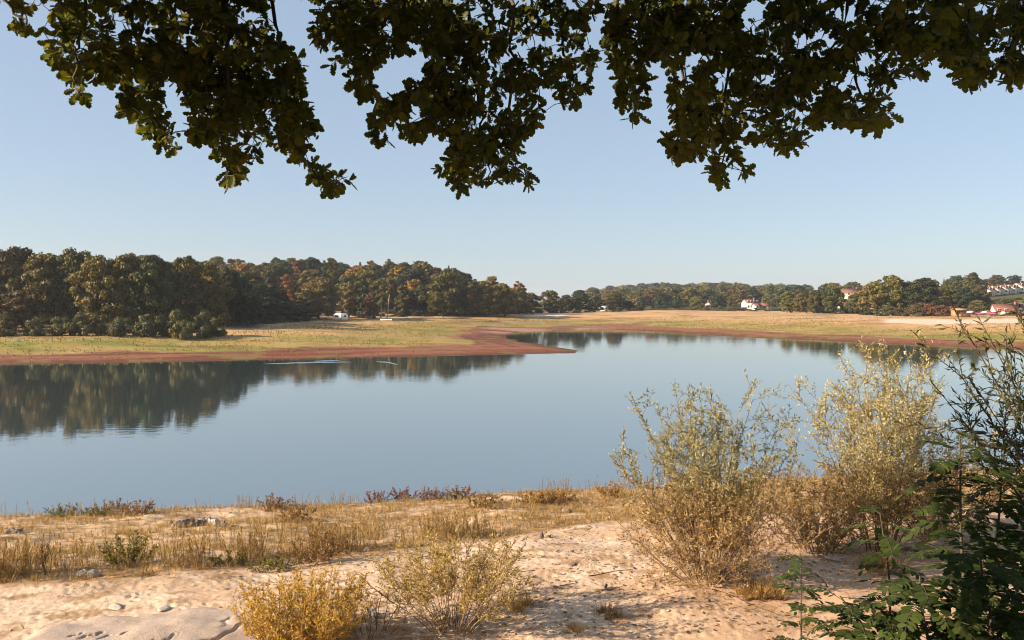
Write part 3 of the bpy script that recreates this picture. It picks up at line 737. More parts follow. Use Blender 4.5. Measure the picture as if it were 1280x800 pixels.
def parasol(p, label, mat, cat='parasol'):
    o = thing('parasol', label, cat, p, 0, 'parasols by the red roofed building')
    o.scale = (.72, .72, .72)
    m = MB(); m.tube([(0, 0, 0), (0, 0, 2.5)], .04, 6); obj('pole', m.mesh('pole', steel_m), o)
    m = MB(); n = 10; a = np.arange(n) / n * 6.283
    V = [(0, 0, 2.6)] + [(1.6 * math.cos(t_), 1.6 * math.sin(t_), 1.95) for t_ in a] + [(1.6 * math.cos(t_), 1.6 * math.sin(t_), 1.70) for t_ in a]
    m.add(V, [[(0, 1 + i, 1 + (i + 1) % n) for i in range(n)], [(1 + i, 11 + i, 11 + (i + 1) % n, 1 + (i + 1) % n) for i in range(n)]]); obj('canopy', m.mesh('canopy', mat), o)
    m = MB(); m.box(-.35, .35, -.35, .35, 0, .1); obj('base', m.mesh('base', steel_m), o)
for px, d, lab in [(1219, 268, 'leftmost pink parasol, just right of the orange kiosk'), (1226, 264, 'pink parasol between the leftmost one and the white one'),
                   (1236, 268, 'pink parasol right of the white one'), (1242, 264, 'rightmost pink parasol, before the red roofed building')]:
    parasol(D(px, d), lab, pink_m)
parasol(D(1231, 272), 'white parasol in the middle of the pink ones', white_p)
parasol(D(1213, 276), 'white parasol directly beside the orange kiosk', white_p)

def caravan(p):
    o = thing('caravan', 'small white camping caravan parked on straw coloured ground beside the broad tree', 'caravan', p, .12)
    prof = [(-2.1, .55), (-2.2, 1.2), (-2.0, 2.15), (-1.6, 2.45), (1.5, 2.45), (2.05, 2.1), (2.2, 1.3), (2.05, .55)]
    m = MB(); n = len(prof); V = [(x, -1.05, z) for x, z in prof] + [(x, 1.05, z) for x, z in prof]
    m.add(V, [[tuple(range(n))], [tuple(range(2 * n - 1, n - 1, -1))], [((i + 1) % n, i, n + i, n + (i + 1) % n) for i in range(n)]]); obj('body', m.mesh('body', white_p), o)
    for x0, x1 in ((-1.7, -.7), (.9, 1.7)):
        m = MB(); m.box(x0, x1, -1.08, -1.052, 1.35, 1.95); obj('window', m.mesh('window', glass_d), o)
    m = MB(); m.box(-.2, .45, -1.08, -1.052, .62, 2.2); d_ = obj('door', m.mesh('door', wall_w), o)
    m = MB(); m.box(.3, .38, -1.12, -1.082, 1.3, 1.4); obj('handle', m.mesh('handle', steel_m), d_)
    for s in (-1, 1):
        m = MB(); m.tube([(0, s * .8, .34), (0, s * 1.02, .34)], .34, 14); m.add([(0, 0, 0)], []); obj('wheel', m.mesh('wheel', tyre_m), o)
    m = MB(); m.tube([(2.0, -.5, .5), (3.1, 0, .5)], .05, 5); m.tube([(2.0, .5, .5), (3.1, 0, .5)], .05, 5); m.tube([(3.0, 0, .5), (3.0, 0, 0)], .04, 5); obj('hitch', m.mesh('hitch', steel_m), o)
caravan(D(426, 246))
def boat(p):
    o = thing('rowing_boat', 'little white boat lying on the straw coloured bank under the leaning birch', 'boat', p, -.3)
    m = MB(); xs = np.linspace(-1.9, 1.9, 11); V = []
    for x in xs:
        k = max(.02, 1 - abs((x + .3) / 2.25) ** 2.4) * .75; sh = .1 * (x / 1.9) ** 2
        V += [(x, -k, .55 + sh), (x, -k * .7, .15), (x, 0, .02), (x, k * .7, .15), (x, k, .55 + sh), (x, k * .88, .53 + sh), (x, 0, .12), (x, -k * .88, .53 + sh)]
    F_ = [(i * 8 + j, i * 8 + (j + 1) % 8, (i + 1) * 8 + (j + 1) % 8, (i + 1) * 8 + j) for i in range(10) for j in range(8)]
    m.add(V, [F_]); obj('hull', m.mesh('hull', white_p), o)
    for x in (-.8, .5):
        m = MB(); m.box(x - .12, x + .12, -.6, .6, .38, .42); obj('seat', m.mesh('seat', wood_d), o)
boat(D(483, 256))
# white gate post and pale post by the hill foot, buoy on the water
o = thing('buoy', 'small white buoy floating before the right hand shore', 'buoy', (*wl(1131, 437)[:2], 0))
x_, y_ = wl(1131, 441); o.location = (x_, y_, -.05)
m = MB(); m.tube([(0, 0, -.1), (0, 0, .15), (0, 0, .35), (0, 0, .5)], [.16, .24, .22, .06], 12); obj('float', m.mesh('float', white_p, True), o)
o.scale = (.62, .62, .62)

# ------------------------------------------------------------------ shrubs in front: willows and brooms
def grow_shrub(seed, stems, hgt, spread, branches, twigs, leaf_len, leaf_step, wid=.2, lean=(0, 0), bare=.28, droop=0.0, thin=1.0, stem_r=.022, blen=1.0):
    rng = np.random.default_rng(seed); mb = MB(); pos = []; fw = []
    def leaves(pts, t0, step):
        seg = np.linalg.norm(np.diff(pts, axis=0), axis=1).sum(); n = max(1, int(seg * (1 - t0) / step))
        t = t0 + (1 - t0) * (np.arange(n) + rng.random(n)) / n
        i = t * (len(pts) - 1); k = np.minimum(i.astype(int), len(pts) - 2); f = (i - k)[:, None]
        p = pts[k] * (1 - f) + pts[k + 1] * f; dr = unit(pts[k + 1] - pts[k])
        pos.append(p); fw.append(unit(dr * .8 + rng.normal(size=(n, 3)) * .75 + np.array([0, 0, .15 - droop])))
    def path(p, d, L, n, jit, up):
        pts = [p]
        for _ in range(n):
            d = unit(d + rng.normal(size=3) * jit + np.array([0, 0, up])); pts.append(pts[-1] + d * L / n)
        return np.array(pts)
    for s in range(stems):
        a = s * 2.4 + rng.uniform(-.4, .4); u = math.sqrt((s + .5) / stems); tilt = spread * u
        d0 = np.array([math.cos(a) * math.sin(tilt) + lean[0], math.sin(a) * math.sin(tilt) + lean[1], math.cos(tilt)])
        L = hgt * rng.uniform(.78, 1.08) * (1 - .22 * u) * (1.0 / max(.55, math.cos(tilt * .75)))
        base = np.array([math.cos(a), math.sin(a), 0]) * .12 * u * stems ** .35
        st = path(base, unit(d0), L, 8, .09, .035)
        mb.tube(st, np.linspace(stem_r, .004, 9) * rng.uniform(.7, 1.2), 4)
        leaves(st, .6, leaf_step)
        for b_ in range(branches):
            t = bare + (1 - bare) * (b_ + rng.random()) / branches; i = min(7, int(t * 8)); p0 = st[i] + (st[i + 1] - st[i]) * (t * 8 - i)
            dd = unit(unit(st[i + 1] - st[i]) * .9 + rng.normal(size=3) * .6); Lb = blen * L * rng.uniform(.18, .36) * (1.15 - .6 * t)
            br = path(p0, dd, Lb, 5, .13, .06 - droop); mb.tube(br, np.linspace(stem_r * .38, .003, 6), 3); leaves(br, .25, leaf_step)
            for w_ in range(twigs):
                tt_ = rng.uniform(.2, .95); j = min(4, int(tt_ * 5)); d2 = unit(unit(br[j + 1] - br[j]) + rng.normal(size=3) * .65)
                tw = path(br[j], d2, Lb * rng.uniform(.3, .6), 3, .12, .03 - droop); mb.tube(tw, [.0045, .004, .003, .002], 3); leaves(tw, .05, leaf_step * .8)
    pos = np.concatenate(pos); fw = np.concatenate(fw); ok = pos[:, 2] > .02; pos, fw = pos[ok], fw[ok]
    if thin < 1: k = rng.random(len(pos)) < thin; pos, fw = pos[k], fw[k]
    n = len(pos); sz = leaf_len * rng.uniform(.6, 1.3, n)
    lm = MB(); lm.scatter(*WILLOW_LEAF, pos, fw, rng.normal(size=(n, 3)), np.c_[sz, sz * wid * rng.uniform(.8, 1.3, n), sz])
    return mb, lm
bark_s = solid('shrub_stems', (.13, .09, .055), .85, .3, 5)
bark_t = solid('pale_stems', (.30, .20, .11), .85, .3, 5)
m_gold = leaf_mat('golden_leaves', [(.46, .29, .035), (.62, .41, .07), (.36, .25, .04), (.50, .28, .06), (.66, .48, .12)], .3)
m_dry = leaf_mat('dry_leaves', [(.14, .075, .03), (.30, .17, .06), (.19, .12, .04), (.26, .13, .05)], .25)
m_dryg = leaf_mat('golden_dry_leaves', [(.20, .12, .05), (.38, .26, .115), (.26, .165, .07), (.46, .33, .16), (.18, .125, .055)], .3)
m_pale = leaf_mat('pale_leaves', [(.36, .27, .08), (.46, .34, .13), (.27, .22, .05), (.40, .26, .10)], .3)
lowc = [(.25, .155, .065), (.41, .29, .13), (.19, .12, .055), (.47, .34, .16), (.31, .20, .085)]
m_will = leaf_mat('willow_leaves', [(.19, .19, .09), (.32, .30, .16), (.14, .145, .065), (.40, .33, .15), (.25, .24, .115)], .3, low=lowc, zr=(1.6, 2.8))
m_will2 = leaf_mat('pale_willow_leaves', [(.34, .30, .15), (.46, .40, .22), (.26, .24, .11), (.50, .40, .18)], .3, low=[(.15, .10, .035), (.28, .17, .06), (.20, .14, .05)], zr=(1.2, 2.6))
m_red = leaf_mat('red_leaves', [(.17, .08, .05), (.27, .14, .07), (.22, .12, .05), (.30, .18, .08)], .25)
m_purple = leaf_mat('purple_leaves', [(.17, .05, .07), (.24, .09, .10), (.15, .07, .06), (.27, .16, .09)], .25)
m_ochre = leaf_mat('ochre_leaves', [(.36, .20, .04), (.28, .16, .04), (.42, .26, .08)], .25)
m_green = leaf_mat('green_leaves', [(.13, .125, .025), (.22, .20, .045), (.10, .105, .025), (.28, .22, .06)], .3)
def shrub(name, label, cat, p, bark_, leafm, group=None, rz=0, stem_name='stems', **kw):
    s, l = grow_shrub(**kw); o = thing(name, label, cat, (p[0], p[1], p[2] - .04), rz, group)
    obj('branches', s.mesh('branches', bark_), o); obj('foliage', l.mesh('foliage', leafm), o); return o
gw = 'willow bushes growing on the dry bank'
p = P(884, 722); shrub('willow_bush', 'big willow bush, grey green above and golden brown below, left of two tall ones', 'bush', p, bark_s, m_will, gw,
      seed=1, stems=30, hgt=4.4, spread=.58, branches=12, twigs=4, leaf_len=.092, leaf_step=.034, bare=.12, stem_r=.012, wid=.25)
p = P(880, 726); shrub('low_bush', 'golden brown dried undergrowth round the foot of the big left willow', 'bush', p, bark_t, m_dryg, None,
      seed=2, stems=36, hgt=2.3, spread=1.18, branches=9, twigs=3, leaf_len=.085, leaf_step=.068, bare=.08, stem_r=.009, wid=.28)
p = P(1100, 688); shrub('willow_bush', 'tall pale yellow willow bush with pointed top, right of the big one', 'bush', p, bark_s, m_will2, gw,
      seed=3, stems=30, hgt=5.35, spread=.36, branches=12, twigs=5, leaf_len=.095, leaf_step=.036, bare=.10, stem_r=.018, lean=(.03, 0), wid=.24)
p = P(1022, 690); shrub('willow_bush', 'brown rounded bush filling the gap between the two tall willow bushes', 'bush', p, bark_s, m_dryg, gw,
      seed=4, stems=32, hgt=2.45, spread=.85, branches=10, twigs=4, leaf_len=.105, leaf_step=.055, bare=.10, stem_r=.012, wid=.26)
p = P(1160, 668); shrub('willow_bush', 'low brown bush behind the dark saplings on the right', 'bush', p, bark_s, m_dryg, gw,
      seed=5, stems=30, hgt=2.6, spread=.95, branches=10, twigs=4, leaf_len=.11, leaf_step=.055, bare=.12, stem_r=.012, wid=.26)
p = D(382, 15.0); shrub('broom_bush', 'dense rounded golden yellow bush at the bottom edge of the sand', 'bush', p, bark_t, m_gold, None,
      seed=6, stems=120, hgt=1.42, spread=.74, branches=12, twigs=4, leaf_len=.050, leaf_step=.026, wid=.36, bare=.04, stem_r=.006, blen=.55)
p = P(466, 792); shrub('dry_bush', 'sparse brown bush close against the golden bush', 'bush', p, bark_s, m_dryg, None,
      seed=7, stems=14, hgt=.8, spread=.8, branches=7, twigs=2, leaf_len=.05, leaf_step=.06, wid=.32, bare=.12, stem_r=.007)
p = P(566, 784); shrub('pale_bush', 'airy pale yellow bush with bare fanned stems in the middle of the sand', 'bush', p, bark_t, m_pale, None,
      seed=8, stems=40, hgt=1.95, spread=.85, branches=11, twigs=5, leaf_len=.075, leaf_step=.05, bare=.34, stem_r=.009, wid=.26)
p = P(566, 787); shrub('low_bush', 'dark dead twigs heaped round the foot of the airy pale bush', 'bush', p, bark_s, m_dry, None,
      seed=9, stems=22, hgt=.45, spread=1.35, branches=5, twigs=2, leaf_len=.05, leaf_step=.06, bare=.1, stem_r=.007)
# small plants of the weed belt and the waterline
for px, py, mat, hh, sp, st, lab, nm in [
    (160, 706, m_green, .75, .75, 18, 'fresh green rounded bush among tall dry weeds on the left', 'green_bush'),
    (172, 643, m_red, .55, .9, 14, 'reddish brown low bush at the waterline on the left', 'red_bush'),
    (345, 637, m_red, .55, 1.0, 16, 'reddish bush at the waterline above the heap of stones', 'red_bush'),
    (368, 652, m_dry, .55, 1.1, 16, 'dark brown low bush right of the reddish waterline bush', 'dry_bush'),
    (470, 628, m_purple, .5, .9, 14, 'purple red plant at the waterline, left one of its patch', 'purple_plant'),
    (505, 627, m_purple, .6, .8, 16, 'tallest purple red plant in the middle of its waterline patch', 'purple_plant'),
    (540, 625, m_purple, .5, .9, 14, 'purple red plant at the right end of its waterline patch', 'purple_plant'),
    (575, 622, m_red, .5, 1.0, 14, 'brownish red plant right of the purple waterline patch', 'red_bush'),
    (667, 630, m_ochre, .55, 1.1, 16, 'bright ochre low bush at the top of the bare bank', 'ochre_bush'),
    (690, 631, m_red, .5, 1.1, 16, 'dull red brown low bush touching the bright ochre one', 'red_bush'),
    (702, 628, m_ochre, .5, 1.0, 12, 'small ochre bush behind the dull red brown one', 'ochre_bush'),
    (605, 634, m_dry, .5, 1.1, 14, 'brown matted bush left of the bright ochre one', 'dry_bush'),
    (765, 622, m_ochre, .6, 1.0, 14, 'yellow brown bush at the waterline beside the big left willow', 'ochre_bush'),
    (395, 704, m_dry, .8, .8, 14, 'dark dried bush in the weed belt above the golden bush', 'dry_bush'),
    (340, 712, m_green, .35, 1.1, 14, 'small dark green plant at the foot of the weed belt', 'green_bush'),
    (290, 706, m_green, .4, 1.0, 12, 'olive green plant in the weed belt below the heap of stones', 'green_bush'),
    (78, 645, m_green, .45, .9, 14, 'yellow green bush at the waterline on the far left', 'green_bush'),
    (120, 645, m_green, .4, 1.0, 14, 'yellow green bush at the waterline between two reddish plants', 'green_bush'),
    (143, 641, m_red, .5, .9, 12, 'reddish plant at the waterline left of the reddish brown low bush', 'red_bush')]:
    p = P(px, py); shrub(nm, lab, 'bush', p, bark_s, mat, None, seed=int(px * 7 + py), stems=st, hgt=hh * 1.15, spread=sp, branches=8, twigs=3, leaf_len=.07, leaf_step=.022, wid=.34, bare=.05, stem_r=.006)
p = P(58, 716); shrub('small_shrub', 'small dark shrub on a single black stem among tall weeds at left', 'bush', p, bark_s, m_dry, None, seed=77, stems=3, hgt=.95, spread=.22, branches=9, twigs=2, leaf_len=.05, leaf_step=.05, bare=.5, stem_r=.02)

# ------------------------------------------------------------------ grass, weeds
def tuft_template(rng, blades, h, spread, wid):
    V = []; Fq = []; Ft = []
    for i in range(blades):
        a = rng.uniform(0, 6.283); t_ = spread * math.sqrt(rng.random()); hh = h * rng.uniform(.6, 1.1); r0 = .12 * h * rng.random()
        b0 = np.array([math.cos(a) * r0, math.sin(a) * r0, 0]); d = np.array([math.cos(a) * math.sin(t_), math.sin(a) * math.sin(t_), math.cos(t_)])
        s = np.array([-math.sin(a), math.cos(a), 0]) * wid / 2; m1 = b0 + d * hh * .55; e = m1 + unit(d + np.array([math.cos(a), math.sin(a), 0]) * .5 * t_) * hh * .5
        k = len(V); V += [b0 - s, b0 + s, m1 + s * .7, m1 - s * .7, e]; Fq.append((k, k + 1, k + 2, k + 3)); Ft.append((k + 3, k + 2, k + 4))
    return V, [Fq, Ft]
def weed_template(rng, h=1.0):
    """an upright dry weed: thin stalk, narrow plume of short side shoots"""
    V = []; Fq = []; Ft = []
    lean = rng.normal(size=2) * .05
    f = lambda z: np.array([lean[0] * z * z, lean[1] * z * z, z])
    for a in (0, 1.57):
        s = np.array([math.cos(a), math.sin(a), 0]) * .006; k = len(V); V += [f(0) - s, f(0) + s, f(.55) + s * .8, f(.55) - s * .8, f(1.0) + s * .3, f(1.0) - s * .3]; Fq += [(k, k + 1, k + 2, k + 3), (k + 3, k + 2, k + 4, k + 5)]
    for i in range(26):
        z = .22 + .74 * (i + rng.random()) / 26; a = rng.uniform(0, 6.283); L = (.16 * (1 - ((z - .5) / .62) ** 2) + .03) * rng.uniform(.6, 1.2)
        d = unit(np.array([math.cos(a) * .55, math.sin(a) * .55, .8])); s = np.cross(d, [0, 0, 1.0]); s = unit(s) * .011; p0 = f(z); k = len(V)
        V += [p0, p0 + d * L * .5 + s, p0 + d * L, p0 + d * L * .5 - s]; Fq.append((k, k + 1, k + 2, k + 3))
    return V, [Fq, Ft]
def scatter_up(mb, templates, pos, size, rng, tilt=.08):
    k = rng.integers(len(templates), size=len(pos))
    for i, (tv, tf) in enumerate(templates):
        q_ = k == i; n = q_.sum()
        if not n: continue
        a = rng.uniform(0, 6.283, n); up = unit(np.c_[rng.normal(size=(n, 2)) * tilt, np.ones(n)]); fw = np.c_[np.cos(a), np.sin(a), np.zeros(n)]; fw = fw - up * (fw * up).sum(1)[:, None]
        mb.scatter(tv, [f for f in tf if len(f)], pos[q_], fw, up, size[q_])
trn = np.random.default_rng(12)
GT = [tuft_template(trn, 12, 1.0, .75, .035) for _ in range(4)]; WT = [weed_template(trn) for _ in range(6)]
m_straw = leaf_mat('straw', [(.34, .21, .085), (.46, .31, .15), (.26, .16, .06), (.40, .27, .10), (.22, .17, .06)], .3)
m_weed = leaf_mat('dry_weeds', [(.25, .15, .06), (.37, .24, .10), (.19, .115, .05), (.30, .19, .07), (.20, .16, .05)], .3)
m_mead = leaf_mat('meadow_blades', [(.19, .215, .052), (.33, .265, .085), (.14, .17, .04), (.42, .28, .105)], .3)
def ground_pts(xy): return np.c_[xy, height0(xy[:, 0], xy[:, 1])]
# tall weeds along the belt
N_ = 14000
x = trn.uniform(-27, 12, N_); dy = np.abs(trn.normal(size=N_)) * 2.3 + trn.uniform(-.3, .3, N_); y = np.interp(x, BLX, BLY) + dy
dens = np.interp(x, [-27, -16, -9, -6.5, -5, -2, 0, 2.5, 4, 12], [1., 1., .75, .9, 1.2, 1.1, .5, .2, .1, .08]) * (.06 + 1.2 * sstep(.42, .64, fbm(x * .8, y * .8, 91, 3)))
k = trn.random(N_) < dens * np.where(dy < 1.1, 1, .38); x, y, dy = x[k], y[k], dy[k]
wmb = MB(); sz = (.22 + .8 * trn.random(len(x)) ** 1.7) * np.where(dy < 1.2, 1.0, .72) * np.interp(x, [-27, -8, 0, 3], [1.05, 1.05, .85, .6])
scatter_up(wmb, WT, ground_pts(np.c_[x, y]), sz, trn, .15)
# weeds standing along the waterline
N_ = 2600; x = trn.uniform(-30, 30, N_); y = np.interp(x, [p[0] for p in NEAR], [p[1] for p in NEAR]) - np.abs(trn.normal(size=N_)) * .8 - .1
k = trn.random(N_) < (.05 + 1.0 * sstep(.50, .70, fbm(x * .9, y * .1, 97, 3))); x, y = x[k], y[k]
scatter_up(wmb, WT, ground_pts(np.c_[x, y]), .18 + .55 * trn.random(len(x)) ** 2, trn, .16)
tag(obj('dry_weeds', wmb.mesh('dry_weeds', m_weed)), 'tall straw coloured weed stalks in a belt across the dry bank', 'weeds', kind='stuff')
gmb = MB()
N_ = 60000; x = trn.uniform(-30, 30, N_); y = trn.uniform(15, 43, N_); sd = lake_sd(x, y); b_ = belt(x, y)
pn = fbm(x * .5, y * .9, 101, 4); pr = np.where(b_ > -.5, sstep(.40, .60, pn) * .85 + .10, .012) + np.exp(-((b_ + .1) / .45) ** 2) * .55
pr = pr + .55 * np.exp(-((sd - .7) / .55) ** 2) + .35 * np.exp(-((b_ - .7) / .8) ** 2) * (x < 2)
pr = pr + ((x > 3) & (x < 14)) * sstep(.5, .66, pn) * .35
k = (sd > .25) & (trn.random(N_) < pr); x, y, b_ = x[k], y[k], b_[k]
scatter_up(gmb, GT, ground_pts(np.c_[x, y]), trn.uniform(.10, .34, len(x)) * np.where(b_ > -.3, 1, .6), trn, .15)
tag(obj('dry_grass', gmb.mesh('dry_grass', m_straw)), 'short dry straw coloured grass on the bank', 'grass', kind='stuff')
mmb = MB(); N_ = 60000; x = trn.uniform(-110, 150, N_); y = trn.uniform(95, 300, N_); sd = lake_sd(x, y)
pn = fbm(x * .08, y * .14, 103, 4); k = (sd > 1.5) & (np.abs(x) < .7 * y) & (trn.random(N_) < (.15 + .85 * sstep(.42, .6, pn)) * np.interp(sd, [0, 11, 17, 38, 55, 90], [.08, .15, 1, .9, .3, .2])) & ~((x > -16) & (x < 18) & (y < 200)) & ~((x > .45 * y) & (y > 205) & (y < 252)); x, y = x[k], y[k]
scatter_up(mmb, [tuft_template(trn, 6, 1.0, .6, .22) for _ in range(3)], ground_pts(np.c_[x, y]), trn.uniform(.16, .5, len(x)), trn, .1)
tag(obj('meadow_grass', mmb.mesh('meadow_grass', m_mead)), 'golden meadow grass on the far shore', 'grass', kind='stuff')
# single tufts on the sand
tuft_mats = [m_ochre, m_dry, m_straw]
for px, py, h_, mi, lab in [(650, 760, .38, 0, 'round ochre grass tuft on the sand right of the airy pale bush'), (760, 769, .34, 1, 'dark matted grass tuft in the shadow streak on the sand'),
                            (960, 742, .55, 2, 'straw coloured grass clump at the foot of the big left willow'), (1098, 712, .6, 2, 'straw coloured grass clump below the pale willow'),
                            (940, 745, .4, 0, 'small ochre grass clump left of the larger straw clump'), (720, 788, .22, 2, 'thin pale grass tuft near the bottom edge')]:
    p = P(px, py); o = thing('grass_tuft', lab, 'grass tuft', p); m = MB(); rg = np.random.default_rng(px)
    n = 26; a = rg.uniform(0, 6.28, n); r_ = np.sqrt(rg.random(n)) * h_ * .8; scatter_up(m, GT, np.c_[r_ * np.cos(a), r_ * np.sin(a), -.03 * np.ones(n)], rg.uniform(.6, 1.1, n) * h_, rg, .2)
    obj('blades', m.mesh('blades', tuft_mats[mi]), o)

# ------------------------------------------------------------------ stones
stone_g = solid('grey_stone', (.34, .30, .27), .85, .3, 4); stone_d = solid('dark_stone', (.16, .12, .10), .9, .3, 4); stone_w = solid('pale_stone', (.38, .32, .27), .85, .2, 4)
def stone_mesh(seed, mat, sub=3):
    import bmesh
    bm = bmesh.new(); bmesh.ops.create_icosphere(bm, subdivisions=sub, radius=1)
    rg = np.random.default_rng(seed); cuts = unit(rg.normal(size=(9, 3)))
    for v in bm.verts:
        c_ = np.array(v.co); s = 1 + .12 * (fbm(np.array([c_[0] * 2 + seed]), np.array([c_[1] * 2 + c_[2] * 3]), seed, 3)[0] - .5)
        for q_ in cuts:
            dd = c_ @ q_
            if dd > .72: c_ = c_ - q_ * (dd - .72) * .85
        v.co = Vector(c_ * s)
    me = bpy.data.meshes.new('stone'); bm.to_mesh(me); bm.free(); me.materials.append(mat); return me
SM = {k: [stone_mesh(i * 10 + j, m_) for i in range(3)] for j, (k, m_) in enumerate([('g', stone_g), ('d', stone_d), ('w', stone_w)])}
srng = random.Random(4)
def stone(px, py, w_, h_, kind, label, group=None, name='stone', sink=.25, up=0):
    p = P(px, py); o = obj(name, SM[kind][srng.randrange(3)], None, (p.x, p.y, p.z + h_ * (.5 - sink) + up)); o.scale = (w_ / 2, w_ / 2 * srng.uniform(.6, .9), h_ / 2)
    o.rotation_euler = (srng.uniform(-.2, .2), srng.uniform(-.2, .2), srng.uniform(0, 6.28)); tag(o, label, 'stone', group); return o
gs = 'stones heaped on the bank'
stone(222, 659, .42, .36, 'w', 'largest pale stone at the left end of the heap on the bank', gs)
stone(271, 657, .42, .36, 'w', 'pale stone at the right end of the heap', gs)
stone(214, 656, .24, .22, 'd', 'small dark stone left of the largest pale stone', gs)
stone(280, 659, .36, .30, 'd', 'dark stone at the right end of the heap behind the pale one', gs)
for i in range(22):
    stone(228 + i * 2.05 + srng.uniform(-2, 2), 658 - abs(srng.gauss(0, 2.0)), srng.uniform(.2, .36), srng.uniform(.18, .32), srng.choice('gddd'), 'one of the middle stones heaped low on the dry bank', gs, up=srng.uniform(0, .10))
for i in range(8):
    stone(srng.uniform(0, 30), 665 + srng.uniform(-2, 2), srng.uniform(.15, .28), srng.uniform(.12, .2), srng.choice('dg'), 'one of the small dark stones in the low heap at the left edge', 'small dark stones at the left edge')
for px, py, w_, h_, k_, lab in [(104, 720, .36, .22, 'w', 'pale flat stone under the weeds on the left'), (116, 721, .3, .24, 'g', 'grey stone right of the pale flat stone under the weeds'), (459, 690, .22, .2, 'w', 'round white stone at the foot of the weed belt'),
    (677, 672, .2, .3, 'd', 'upright dark stone at the upper edge of the sand'), (685, 672, .22, .1, 'd', 'flat dark stone lying right of the upright dark one'), (711, 641, .28, .2, 'd', 'dark stone on the bare bank below the red brown bush'),
    (705, 640, .2, .16, 'g', 'grey stone left of the dark one on the bare bank'), (656, 675, .16, .1, 'd', 'small dark stone left of the upright dark one'), (716, 706, .2, .08, 'd', 'flat dark stone in the middle of the sand'),
    (145, 760, .42, .10, 'w', 'flat pale stone half buried in trodden sand'), (205, 763, .32, .09, 'g', 'flat grey stone right of the flat pale one in trodden sand'), (715, 690, .12, .08, 'd', 'small dark stone on pale sand below the upright one'),
    (757, 735, .14, .14, 'd', 'small dark stone with a stick beside it on the right sand'), (694, 735, .14, .07, 'd', 'little dark stone left of the stick'), (510, 733, .12, .09, 'd', 'small dark stone on sand behind the airy pale bush'),
    (470, 772, .3, .12, 'g', 'grey stone at the foot of the sparse brown bush'), (758, 649, .16, .1, 'w', 'pale stone in low grass near the big willow'), (725, 649, .18, .12, 'w', 'pale stone in low grass below the dark bank stone'), (1040, 700, .5, .16, 'w', 'pale flat stone in shade under the willows')]:
    stone(px, py, w_, h_, k_, lab)
def stick(px0, py0, px1, py1, r, label):
    a = P(px0, py0); b_ = P(px1, py1); o = thing('stick', label, 'stick', a); n = 6; t_ = np.linspace(0, 1, n)[:, None]; v = np.array(b_ - a)
    pts = t_ * v + np.random.default_rng(int(px0)).normal(size=(n, 3)) * .02; pts[:, 2] = np.array([gz(a.x + q_[0], a.y + q_[1]) - a.z for q_ in pts]) + r * .8
    m = MB(); m.tube(pts, np.linspace(r, r * .5, n), 6); tag(o); me = m.mesh('stick', bark_s, True); bpy.data.objects.remove(o); o = obj('stick', me, None, a); tag(o, label, 'stick', 'sticks lying on the sand')
stick(752, 738, 778, 736, .018, 'dark stick lying right of a small dark stone on the sand'); stick(700, 733, 722, 729, .014, 'short thin stick lying on the sand left of the dark stick')
stick(735, 720, 790, 712, .012, 'long thin stick on pale sand near the low willow branches'); stick(640, 716, 668, 713, .012, 'thin stick at the right of the airy pale bush')
# pebbles, bark bits, leaf litter
pb = MB(); N_ = 4200; x = trn.uniform(-16, 22, N_); y = trn.uniform(14.5, 40, N_); sd = lake_sd(x, y); k = (sd > .5) & (trn.random(N_) < .25 + .75 * sstep(.45, .6, fbm(x * .6, y * .6, 107, 3))); x, y = x[k], y[k]; n = len(x)
OCT = ([(1, 0, 0), (0, 1, 0), (-1, 0, 0), (0, -1, 0), (.1, .1, .8), (0, 0, -.6)], [[(0, 1, 4), (1, 2, 4), (2, 3, 4), (3, 0, 4), (1, 0, 5), (2, 1, 5), (3, 2, 5), (0, 3, 5)]])
a = trn.uniform(0, 6.28, n); s = trn.uniform(.012, .045, n) * np.where(trn.random(n) < .06, 2.2, 1)
pb.scatter(*OCT, ground_pts(np.c_[x, y]) + [0, 0, .005], np.c_[np.cos(a), np.sin(a), a * 0], np.tile([0, 0, 1.0], (n, 1)), np.c_[s, s * .7, s * .6])
m_peb = leaf_mat('pebbles', [(.30, .24, .19), (.44, .36, .29), (.20, .14, .11), (.5, .42, .35), (.14, .10, .08)], 0.0, rough=.9)
tag(obj('gravel', pb.mesh('gravel', m_peb)), 'scattered pebbles and clods on the dry ground', 'gravel', kind='stuff')
lb = MB(); N_ = 9000; x = trn.uniform(-9, 14, N_); y = trn.uniform(14.2, 26, N_); k = (belt(x, y) < .3) & (trn.random(N_) < np.interp(x, [-9, -4, -1, 3, 14], [.1, .25, .6, .8, .9]) * sstep(.36, .6, fbm(x * .5, y * .8, 109, 3))); x, y = x[k], y[k]; n = len(x)
a = trn.uniform(0, 6.28, n); s = trn.uniform(.03, .09, n)
lb.scatter(*CARD, ground_pts(np.c_[x, y]) + [0, 0, .012], np.c_[np.cos(a), np.sin(a), trn.normal(size=n) * .2], np.c_[trn.normal(size=(n, 2)) * .25, np.ones(n)], s)
m_lit = leaf_mat('fallen_leaves', [(.20, .11, .05), (.30, .19, .09), (.13, .08, .04), (.36, .22, .10)], .1)
tag(obj('leaf_litter', lb.mesh('leaf_litter', m_lit)), 'fallen dry leaves scattered over the sand', 'leaves', kind='stuff')

